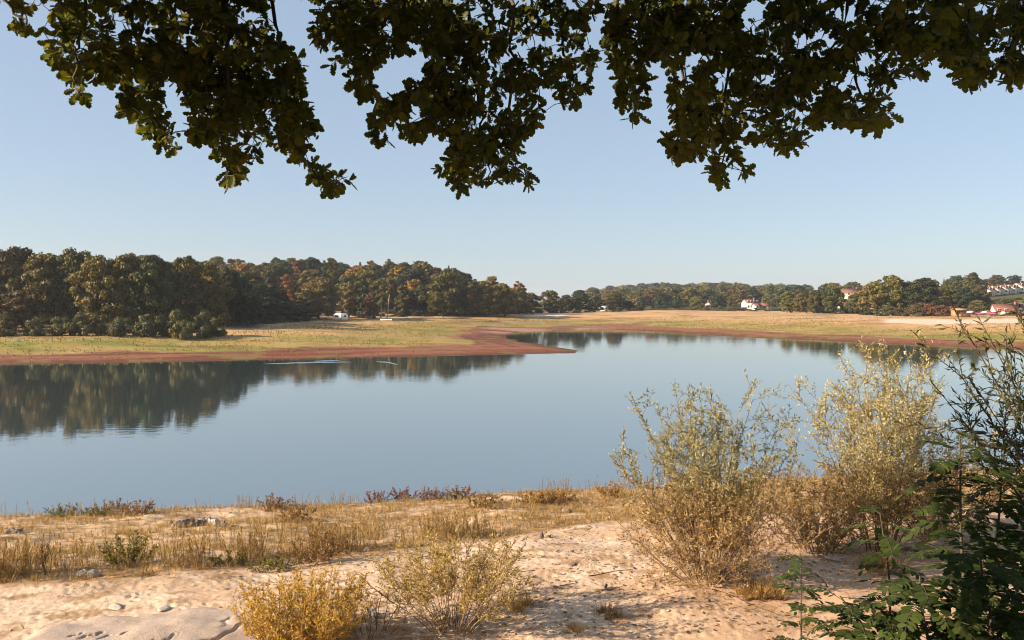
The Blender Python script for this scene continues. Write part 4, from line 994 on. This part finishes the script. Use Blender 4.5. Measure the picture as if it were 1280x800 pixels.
# the smooth rock slab at the bottom left
def slab():
    nx_, ny_ = 200, 90; X, Y = np.meshgrid(np.linspace(-9.4, -4.9, nx_), np.linspace(12.8, 17.4, ny_), indexing='ij')
    u = (X + 7.1) / 2.3; v = (Y - 15.0 - .12 * (X + 7)) / 1.75
    e = 1 - (np.abs(u) ** 2.6 + np.abs(v) ** 2.2) + (fbm(X * .8, Y * .8, 121, 3) - .5) * .9
    Z = .30 * np.tanh(np.maximum(-.8, e) * 1.1) - .05 + (fbm(X * .9, Y * 1.3, 123, 4) - .5) * .14
    def crack(x0, y0, x1, y1, wd, dp):
        nonlocal Z
        dx, dy_ = x1 - x0, y1 - y0; t_ = np.clip(((X - x0) * dx + (Y - y0) * dy_) / (dx * dx + dy_ * dy_), 0, 1); wv = .05 * np.sin(t_ * 9 + x0) + .02 * np.sin(t_ * 23 + 1)
        L = math.hypot(dx, dy_); dist = np.hypot(X - x0 - t_ * dx + wv * dy_ / L, Y - y0 - t_ * dy_ - wv * dx / L); Z = Z - dp * np.exp(-(dist / wd) ** 2) * np.sin(np.pi * np.clip(t_ * .9 + .05, 0, 1)) ** .4
    for c_ in [(-6.0, 14.6, -5.2, 16.0, .028, .13), (-5.75, 16.2, -5.65, 15.7, .035, .05), (-7.7, 14.9, -7.3, 15.25, .03, .12), (-8.05, 14.9, -7.8, 15.2, .035, .12), (-8.3, 14.95, -8.15, 15.15, .03, .1), (-6.75, 14.7, -6.3, 15.15, .025, .10)]: crack(*c_)
    Zw = height0(X, Y) + Z; idx_ = np.arange(nx_ * ny_).reshape(nx_, ny_)
    m = MB(); m.add(np.stack([X, Y, Zw], -1).reshape(-1, 3), [np.stack([idx_[:-1, :-1], idx_[1:, :-1], idx_[1:, 1:], idx_[:-1, 1:]], -1).reshape(-1, 4)])
    mm, t, out = nt('smooth_rock'); tc = N(t, 'ShaderNodeTexCoord'); n1_ = noise(t, 1.6, tc.outputs['Object'], 6, .65); n2_ = noise(t, 30, tc.outputs['Object'], 4, .7)
    c = ramp(t, n1_.outputs['Fac'], [(.3, (.40, .30, .24)), (.5, (.47, .37, .30)), (.7, (.54, .43, .35))]).outputs['Color']
    c = mixc(t, 1.0, c, ramp(t, n2_.outputs['Fac'], [(.3, (.68, .66, .64)), (.6, (1.08, 1.07, 1.05))]).outputs['Color'], 'MULTIPLY')
    b = N(t, 'ShaderNodeBsdfPrincipled'); b.inputs['Roughness'].default_value = .85; t.links.new(c, b.inputs['Base Color'])
    bp = N(t, 'ShaderNodeBump'); bp.inputs['Strength'].default_value = .8; bp.inputs['Distance'].default_value = .03; t.links.new(n2_.outputs['Fac'], bp.inputs['Height']); t.links.new(bp.outputs[0], b.inputs['Normal']); t.links.new(b.outputs[0], out.inputs['Surface'])
    tag(obj('rock_slab', m.mesh('rock_slab', mm, True)), 'smooth pinkish grey rock slab with dark cracks rising from trodden sand', 'rock')
slab()

# ------------------------------------------------------------------ the oak overhead (stands left of and behind the viewer)
m_oak = leaf_mat('oak_leaves', [(.034, .050, .011), (.054, .070, .014), (.028, .040, .011), (.064, .076, .015), (.050, .062, .015), (.12, .105, .018)], .42, patch=(.085, .090, .018), pscale=.55, rough=.5, tcol=(2.3, 2.1, .7))
bark_o = solid('oak_bark', (.075, .060, .048), .95, .4, 6)
def V(px, py, d): return np.array([(px - 640) / F * d, d, H + (HOR - py) / F * d])
# hanging sprays of the canopy: centre line with radii
SPRAYS = [
    (5.2, [(-30, -40, 45), (10, 5, 34), (35, 30, 18), (32, 44, 8)]),
    (5.6, [(110, -60, 70), (110, 10, 62), (95, 60, 42), (95, 100, 30), (107, 124, 13)]),
    (5.9, [(170, -60, 60), (180, 10, 60), (165, 75, 40), (190, 125, 32), (205, 165, 26), (212, 190, 14)]),
    (5.4, [(280, -60, 70), (285, 20, 70), (285, 90, 52), (285, 150, 46), (285, 195, 28), (287, 226, 13)]),
    (5.8, [(330, -50, 55), (345, 30, 42), (348, 95, 40), (352, 150, 42), (375, 195, 32), (402, 222, 20), (432, 236, 13)]),
    (6.1, [(430, -60, 60), (425, 10, 50), (425, 55, 42), (445, 85, 30), (452, 112, 14)]),
    (5.5, [(500, -60, 60), (510, 10, 56), (500, 60, 40), (505, 110, 24), (520, 150, 46), (485, 160, 26), (470, 178, 12)]),
    (5.9, [(580, -60, 70), (585, 20, 70), (590, 90, 66), (600, 140, 62), (600, 180, 40), (612, 215, 32), (605, 245, 14)]),
    (5.3, [(640, -50, 60), (640, 30, 58), (640, 90, 46), (635, 150, 38), (645, 200, 34), (662, 228, 20), (678, 240, 8), (560, 222, 20), (546, 232, 11)]),
    (6.0, [(690, -40, 50), (700, 20, 46), (705, 65, 40), (715, 100, 26), (710, 128, 10), (742, 96, 12)]),
    (5.6, [(770, -50, 40), (772, 20, 22), (778, 50, 24), (788, 95, 16), (795, 128, 13)]),
    (5.5, [(850, -60, 70), (850, 20, 60), (850, 75, 44), (858, 130, 40), (868, 170, 38), (850, 205, 20), (842, 220, 9)]),
    (5.9, [(910, -60, 70), (905, 20, 60), (910, 80, 56), (905, 140, 46), (905, 190, 36), (898, 225, 15), (935, 220, 16)]),
    (5.3, [(985, -60, 70), (985, 20, 62), (985, 80, 56), (965, 125, 46), (975, 170, 26), (983, 190, 12)]),
    (5.7, [(1060, -60, 70), (1055, 20, 62), (1065, 80, 52), (1080, 120, 40), (1095, 155, 24), (1098, 170, 12)]),
    (6.1, [(1130, -60, 60), (1130, 10, 56), (1125, 60, 40), (1138, 88, 20), (1130, 105, 12)]),
    (5.4, [(1210, -60, 70), (1215, 20, 64), (1215, 60, 44), (1210, 92, 20)]),
    (5.8, [(1280, -60, 70), (1270, 20, 60), (1262, 70, 40), (1250, 100, 16), (1290, 80, 36)]),
    (6.2, [(380, -80, 60), (470, -10, 45), (540, -10, 45), (660, -10, 45), (735, -15, 40), (840, -10, 40)]),
    (6.3, [(950, -80, 60), (960, -5, 50), (1040, -5, 50), (1110, -5, 50), (1180, -5, 50), (1240, 0, 50)]),
    (6.2, [(60, -80, 60), (90, -10, 50), (180, -5, 60), (260, 0, 60), (320, -10, 55)]),
]
EDGE = np.array([(-60, -60), (-60, 30), (7, 20), (10, 35), (22, 50), (40, 50), (53, 40), (54, 12), (60, 12), (49, 53), (62, 85), (81, 102), (86, 120), (106, 137), (118, 132), (116, 118), (141, 106), (148, 100), (144, 137), (162, 158), (190, 180), (197, 199),
    (229, 201), (225, 169), (211, 137), (199, 106), (215, 105), (232, 140), (229, 169), (246, 183), (268, 208), (282, 243), (296, 232), (313, 218), (331, 204), (340, 189), (356, 215), (387, 232), (415, 246), (447, 243), (447, 225), (422, 218), (398, 204), (410, 192),
    (401, 151), (384, 123), (387, 102), (379, 67), (352, 49), (345, 20), (338, -5), (382, -5), (386, 20), (384, 50), (396, 88), (423, 105), (433, 123), (454, 128), (475, 134), (475, 112), (456, 96), (493, 81), (508, 66), (528, 64), (528, 100), (505, 112), (500, 116),
    (465, 137), (454, 155), (463, 183), (493, 186), (525, 179), (546, 169), (560, 178), (556, 200), (542, 211), (540, 225), (567, 243), (584, 257), (598, 258), (620, 246), (630, 234), (651, 235), (669, 246), (686, 243), (676, 225), (672, 207), (658, 193), (662, 169),
    (686, 151), (686, 141), (675, 118), (679, 105), (693, 137), (704, 141), (725, 134), (743, 123), (743, 98), (752, 85), (738, 62), (740, 25), (755, 18), (748, 45), (746, 86), (762, 84), (765, 100), (768, 150), (792, 160), (818, 150), (816, 110), (815, 80), (818, 70),
    (824, 76), (837, 101), (822, 165), (833, 198), (850, 226), (856, 207), (879, 207), (888, 236), (902, 241), (921, 230), (951, 221), (949, 209), (926, 198), (959, 181), (974, 198), (997, 194), (1016, 186), (1010, 169), (1048, 160), (1077, 169), (1101, 177), (1124, 152),
    (1124, 118), (1115, 105), (1145, 110), (1156, 99), (1170, 76), (1183, 89), (1191, 101), (1212, 118), (1246, 118), (1290, 105), (1340, 100), (1340, -60)], float)
def in_poly(P_, x, y):
    c = np.zeros(x.shape, bool)
    for i in range(len(P_)):
        x1, y1 = P_[i]; x2, y2 = P_[(i + 1) % len(P_)]
        c ^= ((y1 > y) != (y2 > y)) & (x < x1 + (y - y1) * (x2 - x1) / ((y2 - y1) if y2 != y1 else 1e-9))
    return c
orng = np.random.default_rng(77); BR = []
oak = thing('oak_tree', 'big oak whose dark leafy branches hang across the top of the view', 'tree', (-4.6, -2.2, gz(-4.6, -2.2) - .1))
o0 = np.array(oak.location)
# trunk and main limbs
tb = MB(); tz = o0[2]
tr_pts = np.array([[-4.6, -2.2, tz - .3], [-4.6, -2.2, tz + .5], [-4.5, -2.1, tz + 2.2], [-4.3, -1.9, tz + 3.8], [-4.2, -1.6, tz + 6], [-4.0, -1.2, tz + 8.5]])
tb.tube(tr_pts - o0, [.62, .46, .38, .36, .26, .12], 14)
obj('trunk', tb.mesh('trunk', bark_o, True), oak)
LIMBS = [np.array([tr_pts[3], [-3.6, .5, 11.4], [-2.9, 2.8, 11.9], [-1.9, 5.2, 12.1], [-.6, 6.2, 12.1]]),
         np.array([tr_pts[3], [-2.4, .6, 11.7], [-.2, 2.8, 12.1], [1.4, 5.0, 12.2], [2.6, 6.3, 12.1]]),
         np.array([tr_pts[4], [-1.6, .2, 12.4], [1.2, 2.2, 12.6], [3.1, 4.6, 12.4], [4.4, 6.0, 12.0]]),
         np.array([tr_pts[2], [-5.2, -.2, 10.6], [-5.4, 2.2, 11.2], [-4.8, 4.4, 11.6], [-3.6, 5.8, 11.6]]),
         np.array([tr_pts[2], [-6.4, -.6, 10.2], [-8.2, 1.2, 10.6], [-9.6, 3.0, 10.4]])]
lb_ = MB(); LP = []
for L in LIMBS:
    t_ = np.linspace(0, 1, 15); k_ = np.linspace(0, 1, len(L)); pts = np.stack([np.interp(t_, k_, L[:, i]) for i in range(3)], 1) + np.r_[np.zeros((1, 3)), orng.normal(size=(14, 3)) * .07]
    lb_.tube(pts - o0, np.linspace(.19, .035, 15), 8); LP.append(pts[2:])
LP = np.concatenate(LP)
tw = MB(); LPOS = []; LFW = []; LUP = []; LS = []
def rosette(p, out, n, sz):
    a0 = orng.uniform(0, 6.28)
    out = unit(out + orng.normal(size=3) * .35 + np.array([0, 0, -.15])); s1 = unit(np.cross(out, orng.normal(size=3))); s2 = np.cross(out, s1)
    for i in range(n):
        a = a0 + i * 2.4; k = orng.uniform(.35, 1.3)
        f = unit(out * k + (s1 * math.cos(a) + s2 * math.sin(a)) + np.array([0, 0, -.22]))
        LPOS.append(p - out * .02 * i * orng.random()); LFW.append(f); LUP.append(unit(out * 1.2 + orng.normal(size=3) * .6 + np.array([0, 0, .6]))); LS.append(sz * orng.uniform(.65, 1.15))
for d, pts in SPRAYS:
    dj = d + orng.uniform(-.2, .2)
    C = np.array([V(px, py, dj + orng.uniform(-.15, .15)) for px, py, r in pts]); Rm = np.array([r / F * dj for _, _, r in pts])
    # branchlet: from the nearest limb point to the spray and down its middle
    nr_ = LP[np.argmin(np.linalg.norm(LP - C[0] - [0, 0, .3], axis=1))]
    path_ = np.r_[[nr_], [(nr_ + C[0]) / 2 + [0, 0, .12]], C]
    side_branch = len(C) > 8
    tt_ = np.linspace(0, 1, 4 * len(path_)); kk = np.linspace(0, 1, len(path_)); pp = np.stack([np.interp(tt_, kk, path_[:, i]) for i in range(3)], 1) + orng.normal(size=(len(tt_), 3)) * .012
    vx = 640 + F * pp[:, 0] / np.maximum(pp[:, 1], .1); vy = HOR - F * (pp[:, 2] - H) / np.maximum(pp[:, 1], .1)
    bad = np.flatnonzero((pp[:, 1] > 2) & (vy > 2) & ~in_poly(EDGE, vx, vy + 10))
    if len(bad): pp = pp[:max(4, bad[0])]
    tw.tube(pp - o0, np.linspace(.020, .004, len(pp)), 5)
    BR.append(pp[3:])
BR = np.concatenate(BR)
# leaf rosettes at the twig ends, filling the hanging edge of the crown through its depth
SUNNY = [(160, 80, .42), (190, 95, .4), (292, 62, .4), (770, 40, .5), (782, 75, .5), (700, 30, .4), (845, 115, .3), (235, 45, .18), (560, 85, .2)]
NQ = 17000
qx = orng.uniform(-60, 1340, NQ); qy = orng.uniform(-60, 260, NQ)
ok = in_poly(EDGE, qx, qy) & in_poly(EDGE, qx, qy + 7) & (in_poly(EDGE, qx + 8, qy) | (qy < -12)) & (in_poly(EDGE, qx - 8, qy) | (qy < -12))
ok &= orng.random(NQ) < np.where(qy < 10, .5, .22 + .85 * sstep(.34, .54, fbm(qx / 26, qy / 26, 131, 2)))
qx, qy = qx[ok], qy[ok]; n_r = min(4300, len(qx)); qx, qy = qx[:n_r], qy[:n_r]
nodes = np.zeros((len(BR) + 2 * n_r, 3)); nodes[:len(BR)] = BR; nn_ = len(BR)
qd = 5.65 + orng.normal(size=n_r) * .40 + .25 * np.sin(qx * .021)
Q_ = np.stack([(qx - 640) / F * qd, qd, H + (HOR - qy + 3) / F * qd], 1)
free = np.ones(n_r, bool)
for a_, b_, rr_ in SUNNY:  # rosettes cut away sunward so light reaches these sprays
    v_ = Q_ - V(a_, b_, 5.7); t_ = v_ @ np.array(-Ldir); free &= ~((np.linalg.norm(v_ - t_[:, None] * np.array(-Ldir), axis=1) < rr_ * .62) & (t_ > .22))
Q_ = Q_[free]; qx = qx[free]; qy = qy[free]
dm = np.array([np.linalg.norm(BR - q, axis=1).min() for q in Q_])
for k_ in np.argsort(dm):                       # grow outwards: every new twig springs from the nearest older one
    q_ = Q_[k_]; dist = np.linalg.norm(nodes[:nn_] - q_ - [0, 0, .04], axis=1); base = nodes[np.argmin(dist)]
    if dist.min() > .55: continue
    mid = (base + q_) / 2 + orng.normal(size=3) * dist.min() * .12 + [0, 0, .12 * dist.min()]
    mx_ = 640 + F * mid[0] / mid[1]; my_ = HOR - F * (mid[2] - H) / mid[1]
    if my_ > 0 and dist.min() > .12 and not in_poly(EDGE, np.array([mx_]), np.array([my_]))[0]: continue
    tw.tube(np.array([base, mid, q_]) - o0, [.0042, .0032, .002], 3)
    nodes[nn_] = mid; nodes[nn_ + 1] = q_; nn_ += 2
    rosette(q_, unit(q_ - base) + np.array([0, 0, -.1]), orng.integers(4, 8), .088)
obj('limbs', lb_.mesh('limbs', bark_o, True), oak)
obj('twigs', tw.mesh('twigs', bark_o), oak)
n_vis = len(LPOS)
lm = MB(); lm.scatter(*OAK_LEAF, np.array(LPOS) - o0, np.array(LFW), np.array(LUP), np.array(LS)); obj('foliage', lm.mesh('foliage', m_oak), oak)
# the rest of the crown, above and beside the view
N_ = 60000
q_ = unit(orng.normal(size=(N_, 3))) * (orng.random(N_) ** (1 / 3))[:, None]; q_ = q_ * [9.5, 8.5, 4.2] + [-3.6, 1.2, 13.4]
N2 = 4500; q2 = unit(orng.normal(size=(N2, 3))) * (orng.random(N2) ** (1 / 3))[:, None] * [4.2, 4.6, 3.0] + [-8.2, 2.4, 10.2]
q_ = np.r_[q_, q2]; dd = np.maximum(q_[:, 1], .05); px = 640 + F * q_[:, 0] / dd; py = HOR - F * (q_[:, 2] - H) / dd
inview = (q_[:, 1] > .1) & (px > -90) & (px < 1370) & (py > -45)
clump = vnoise(q_[:, 0] * .9 + q_[:, 2] * .5, q_[:, 1] * .9 - q_[:, 2] * .7, 5) > .36
hd = np.linalg.norm(q_ - [0, 0, 9], axis=1) > 1.6
Sd = np.array(-Ldir); gap = np.zeros(len(q_), bool)     # holes cut through the crown sunward to light chosen sprays and saplings
for a_, b_, rr_ in SUNNY:
    v_ = q_ - V(a_, b_, 5.7); t_ = v_ @ Sd; gap |= (np.linalg.norm(v_ - t_[:, None] * Sd, axis=1) < rr_) & (t_ > 0)
for fx_, fy_, fz_, rr_ in [(1.9, 4.7, 7.4, .5), (2.7, 5.0, 7.9, .4), (3.0, 6.5, 7.4, .5), (2.4, 4.5, 7.1, .35), (3.2, 5.1, 8.6, .4)]:
    v_ = q_ - np.array([fx_, fy_, fz_]); t_ = v_ @ Sd; gap |= (np.linalg.norm(v_ - t_[:, None] * Sd, axis=1) < rr_) & (t_ > 0)
q_ = q_[~inview & clump & hd & ~gap]; n = len(q_)
nn = orng.normal(size=(n, 3)) * .8 + [0, 0, .8]
cm_ = MB(); cm_.scatter(*CARD, q_ - o0, orng.normal(size=(n, 3)), nn, orng.uniform(.12, .24, n)); obj('crown', cm_.mesh('crown', m_oak), oak)

# ------------------------------------------------------------------ saplings with feathered leaves at the lower right, osier above them
m_loc = leaf_mat('sapling_leaves', [(.038, .060, .015), (.056, .082, .020), (.032, .050, .015), (.080, .105, .026)], .34, rough=.6, spec=.12, tcol=(1.5, 1.6, .5))
m_osier = leaf_mat('osier_leaves', [(.075, .082, .034), (.11, .112, .05), (.058, .060, .026), (.15, .13, .05)], .3, rough=.6, spec=.12)
bark_l = solid('sapling_bark', (.085, .065, .045), .8, .3, 6)
def feather(rng, lm, sm, p, d, L, npair, ll, droop):
    """a compound leaf: a bending stalk with paired leaflets and one at the tip"""
    pts = [p]; d = unit(d)
    for i in range(7):
        d = unit(d + np.array([0, 0, -droop / 7])); pts.append(pts[-1] + d * L / 7)
    pts = np.array(pts); sm.tube(pts, np.linspace(.0032, .0012, 8), 3)
    P_ = []; F_ = []; U_ = []; S_ = []
    for i in range(npair):
        t_ = .16 + .8 * i / npair; k = t_ * 7; j = min(6, int(k)); q = pts[j] + (pts[j + 1] - pts[j]) * (k - j); dr = unit(pts[j + 1] - pts[j])
        sd = np.cross(dr, [0, 0, 1.0]); sd = unit(sd + 1e-6); up = np.cross(sd, dr)
        s_ = ll * (.75 + .4 * math.sin(math.pi * (i + .7) / (npair + .6)))
        for s in (-1, 1):
            P_.append(q); F_.append(unit(sd * s + dr * .38 + rng.normal(size=3) * .12 + np.array([0, 0, -.16]))); U_.append(unit(up + rng.normal(size=3) * .2)); S_.append(s_ * rng.uniform(.85, 1.1))
    P_.append(pts[-1]); F_.append(d); U_.append(np.array([0, 0, 1.0])); S_.append(ll)
    lm.scatter(*LEAFLET, np.array(P_), np.array(F_), np.array(U_), np.array(S_))
def sapling(label, foot, top, seed, nleaf, L, ll, start=.15, cat='sapling', spread=1.0):
    rng = np.random.default_rng(seed); p = np.array(foot); e = np.array(top); o = thing('sapling', label, cat, p, 0, 'saplings with feathered leaves')
    lm = MB(); sm = MB(); t_ = np.linspace(0, 1, 10); st = np.outer(1 - t_, np.zeros(3)) + np.outer(t_, e - p) + np.c_[np.sin(t_ * 5 + seed) * .035, np.cos(t_ * 4) * .03, t_ * 0] * np.sin(t_ * 3.14)[:, None]
    sm.tube(st, np.linspace(.016, .004, 10), 6)
    for i in range(nleaf):
        t1 = start + (1 - start) * (i + .6 * rng.random()) / nleaf; k = min(8, int(t1 * 9)); q = st[k] + (st[k + 1] - st[k]) * (t1 * 9 - k)
        a = i * 2.4 + rng.uniform(-.5, .5); el = rng.uniform(.1, .75)
        feather(rng, lm, sm, q, np.array([math.cos(a) * spread, math.sin(a) * spread, el]), L * rng.uniform(.7, 1.15), rng.integers(9, 13), .78 * ll * rng.uniform(.85, 1.1), rng.uniform(.5, 1.5))
    obj('stem', sm.mesh('stem', bark_l, True), o); obj('foliage', lm.mesh('foliage', m_loc), o); return o
def foot(px, d): x = (px - 640) / F * d; return (x, d, gz(x, d) - .05)
sapling('tall sapling with upright dark stem, first of the two rising against the water', foot(1212, 4.9), V(1200, 545, 4.9), 1, 38, .36, .085, .25)
sapling('second tall sapling rising beside the first, nearer the right photo edge', foot(1238, 5.2), V(1252, 560, 5.2), 2, 38, .36, .085, .25)
sapling('sapling leaning left over bare sand, its feathered leaves reaching furthest left', foot(1150, 4.7), V(1050, 745, 4.6), 3, 32, .34, .075, .30)
sapling('sapling with leaves in the sun below the pale willow', foot(1120, 6.5), V(1100, 640, 6.6), 4, 20, .38, .085, .5)
sapling('low bushy sapling filling the bottom right corner', foot(1235, 4.4), V(1225, 690, 4.4), 5, 34, .34, .080, .35)
sapling('short dense sapling at the bottom edge between the leaning one and the corner', foot(1160, 4.5), V(1150, 720, 4.5), 6, 40, .34, .078, .35)
sapling('sapling at the right photo edge half cut off', foot(1290, 4.6), V(1290, 610, 4.6), 7, 28, .36, .082, .3)
sapling('small sapling behind the leaning one, in front of the brown rounded bush', foot(1010, 9.5), V(1000, 690, 10.0), 8, 16, .46, .10, .5)
def osier(label, foot_, tops, seed):
    rng = np.random.default_rng(seed); p = np.array(foot_); o = thing('osier_bush', label, 'bush', p)
    sm = MB(); lp = []; lf = []
    def lv(pts, step, t0):
        L = np.linalg.norm(np.diff(pts, axis=0), axis=1).sum(); n = int(L * (1 - t0) / step)
        for i in range(n):
            t_ = t0 + (1 - t0) * (i + rng.random()) / n; k = t_ * (len(pts) - 1); j = min(len(pts) - 2, int(k)); d = unit(pts[j + 1] - pts[j])
            lp.append(pts[j] + (pts[j + 1] - pts[j]) * (k - j)); lf.append(unit(d * .9 + rng.normal(size=3) * .55))
    for tp in tops:
        e = np.array(tp) - p; t_ = np.linspace(0, 1, 12)[:, None]; st = t_ * e + np.c_[np.sin(t_ * 3.14) * .05, t_ * 0, np.sin(t_ * 3.14) * .12]; sm.tube(st, np.linspace(.012, .002, 12), 5); lv(st, .022, .62)
        for b_ in range(14):
            k = rng.integers(5, 11); d = unit(unit(st[k + 1 if k < 11 else k] - st[k - 1]) + rng.normal(size=3) * .75); L = rng.uniform(.18, .48)
            pts = [st[k]]
            for _ in range(5): d = unit(d + rng.normal(size=3) * .14 + [0, 0, .03]); pts.append(pts[-1] + d * L / 5)
            pts = np.array(pts); sm.tube(pts, np.linspace(.004, .0012, 6), 3); lv(pts, .016, .1)
    n = len(lp); s = rng.uniform(.035, .078, n); lm = MB(); lm.scatter(*WILLOW_LEAF, np.array(lp), np.array(lf), rng.normal(size=(n, 3)), np.c_[s, s * .2, s])
    obj('stems', sm.mesh('stems', bark_l, True), o); obj('foliage', lm.mesh('foliage', m_osier), o)
osier('dark narrow leaved osier reaching in from the right edge against water and beach', foot(1420, 5.0),
      [V(1195, 392, 5.0), V(1180, 440, 5.2), V(1225, 400, 4.8), V(1270, 385, 5.1), V(1165, 478, 5.3), V(1210, 470, 4.7), V(1250, 440, 5.0), V(1285, 430, 5.2), V(1195, 520, 4.9), V(1265, 500, 5.1), V(1300, 470, 4.8), V(1240, 540, 5.0)], 5)

# ------------------------------------------------------------------ air between here and the far hills
hm_ = MB(); hm_.box(-3700, 3700, -3700, 3700, -4.5, 60)
mh, t, out = nt('haze_air'); pv = N(t, 'ShaderNodeVolumePrincipled'); pv.inputs['Color'].default_value = (.80, .88, 1.0, 1); pv.inputs['Density'].default_value = .00014; pv.inputs['Anisotropy'].default_value = .2
t.links.new(pv.outputs[0], out.inputs['Volume'])
tag(obj('haze', hm_.mesh('haze', mh)), kind='stuff')

def wake(pts, label):
    P_ = np.array([wl(*q) for q in pts]); t_ = np.linspace(0, 1, 40); k_ = np.linspace(0, 1, len(P_)); L = np.stack([np.interp(t_, k_, P_[:, i]) for i in range(2)], 1); L[:, 1] += .35 * np.sin(t_ * 23) * .5
    cs = [(-.7, -.004), (-.35, .03), (0, .075), (.35, .03), (.7, -.004)]; V_ = []
    for i, (x, y) in enumerate(L):
        f = math.sin(math.pi * (i + .5) / 40) ** .5
        V_ += [(x, y + c_ * f * (.8 + .3 * math.sin(i * 1.7)), max(z_ * f, -.004)) for c_, z_ in cs]
    m = MB(); m.add(V_, [[(i * 5 + j, (i + 1) * 5 + j, (i + 1) * 5 + j + 1, i * 5 + j + 1) for i in range(39) for j in range(4)]])
    tag(obj('ripple', m.mesh('ripple', mw, True)), label, 'water', kind='stuff')
wake([(330, 455), (385, 453.2), (440, 452.5)], 'pale ripple line on dark water near the left shore'); wake([(392, 451.5), (425, 450.5)], 'short ripple line nearer the left shore'); wake([(470, 452), (486, 453), (497, 456)], 'bent bright ripple on the dark reflection')
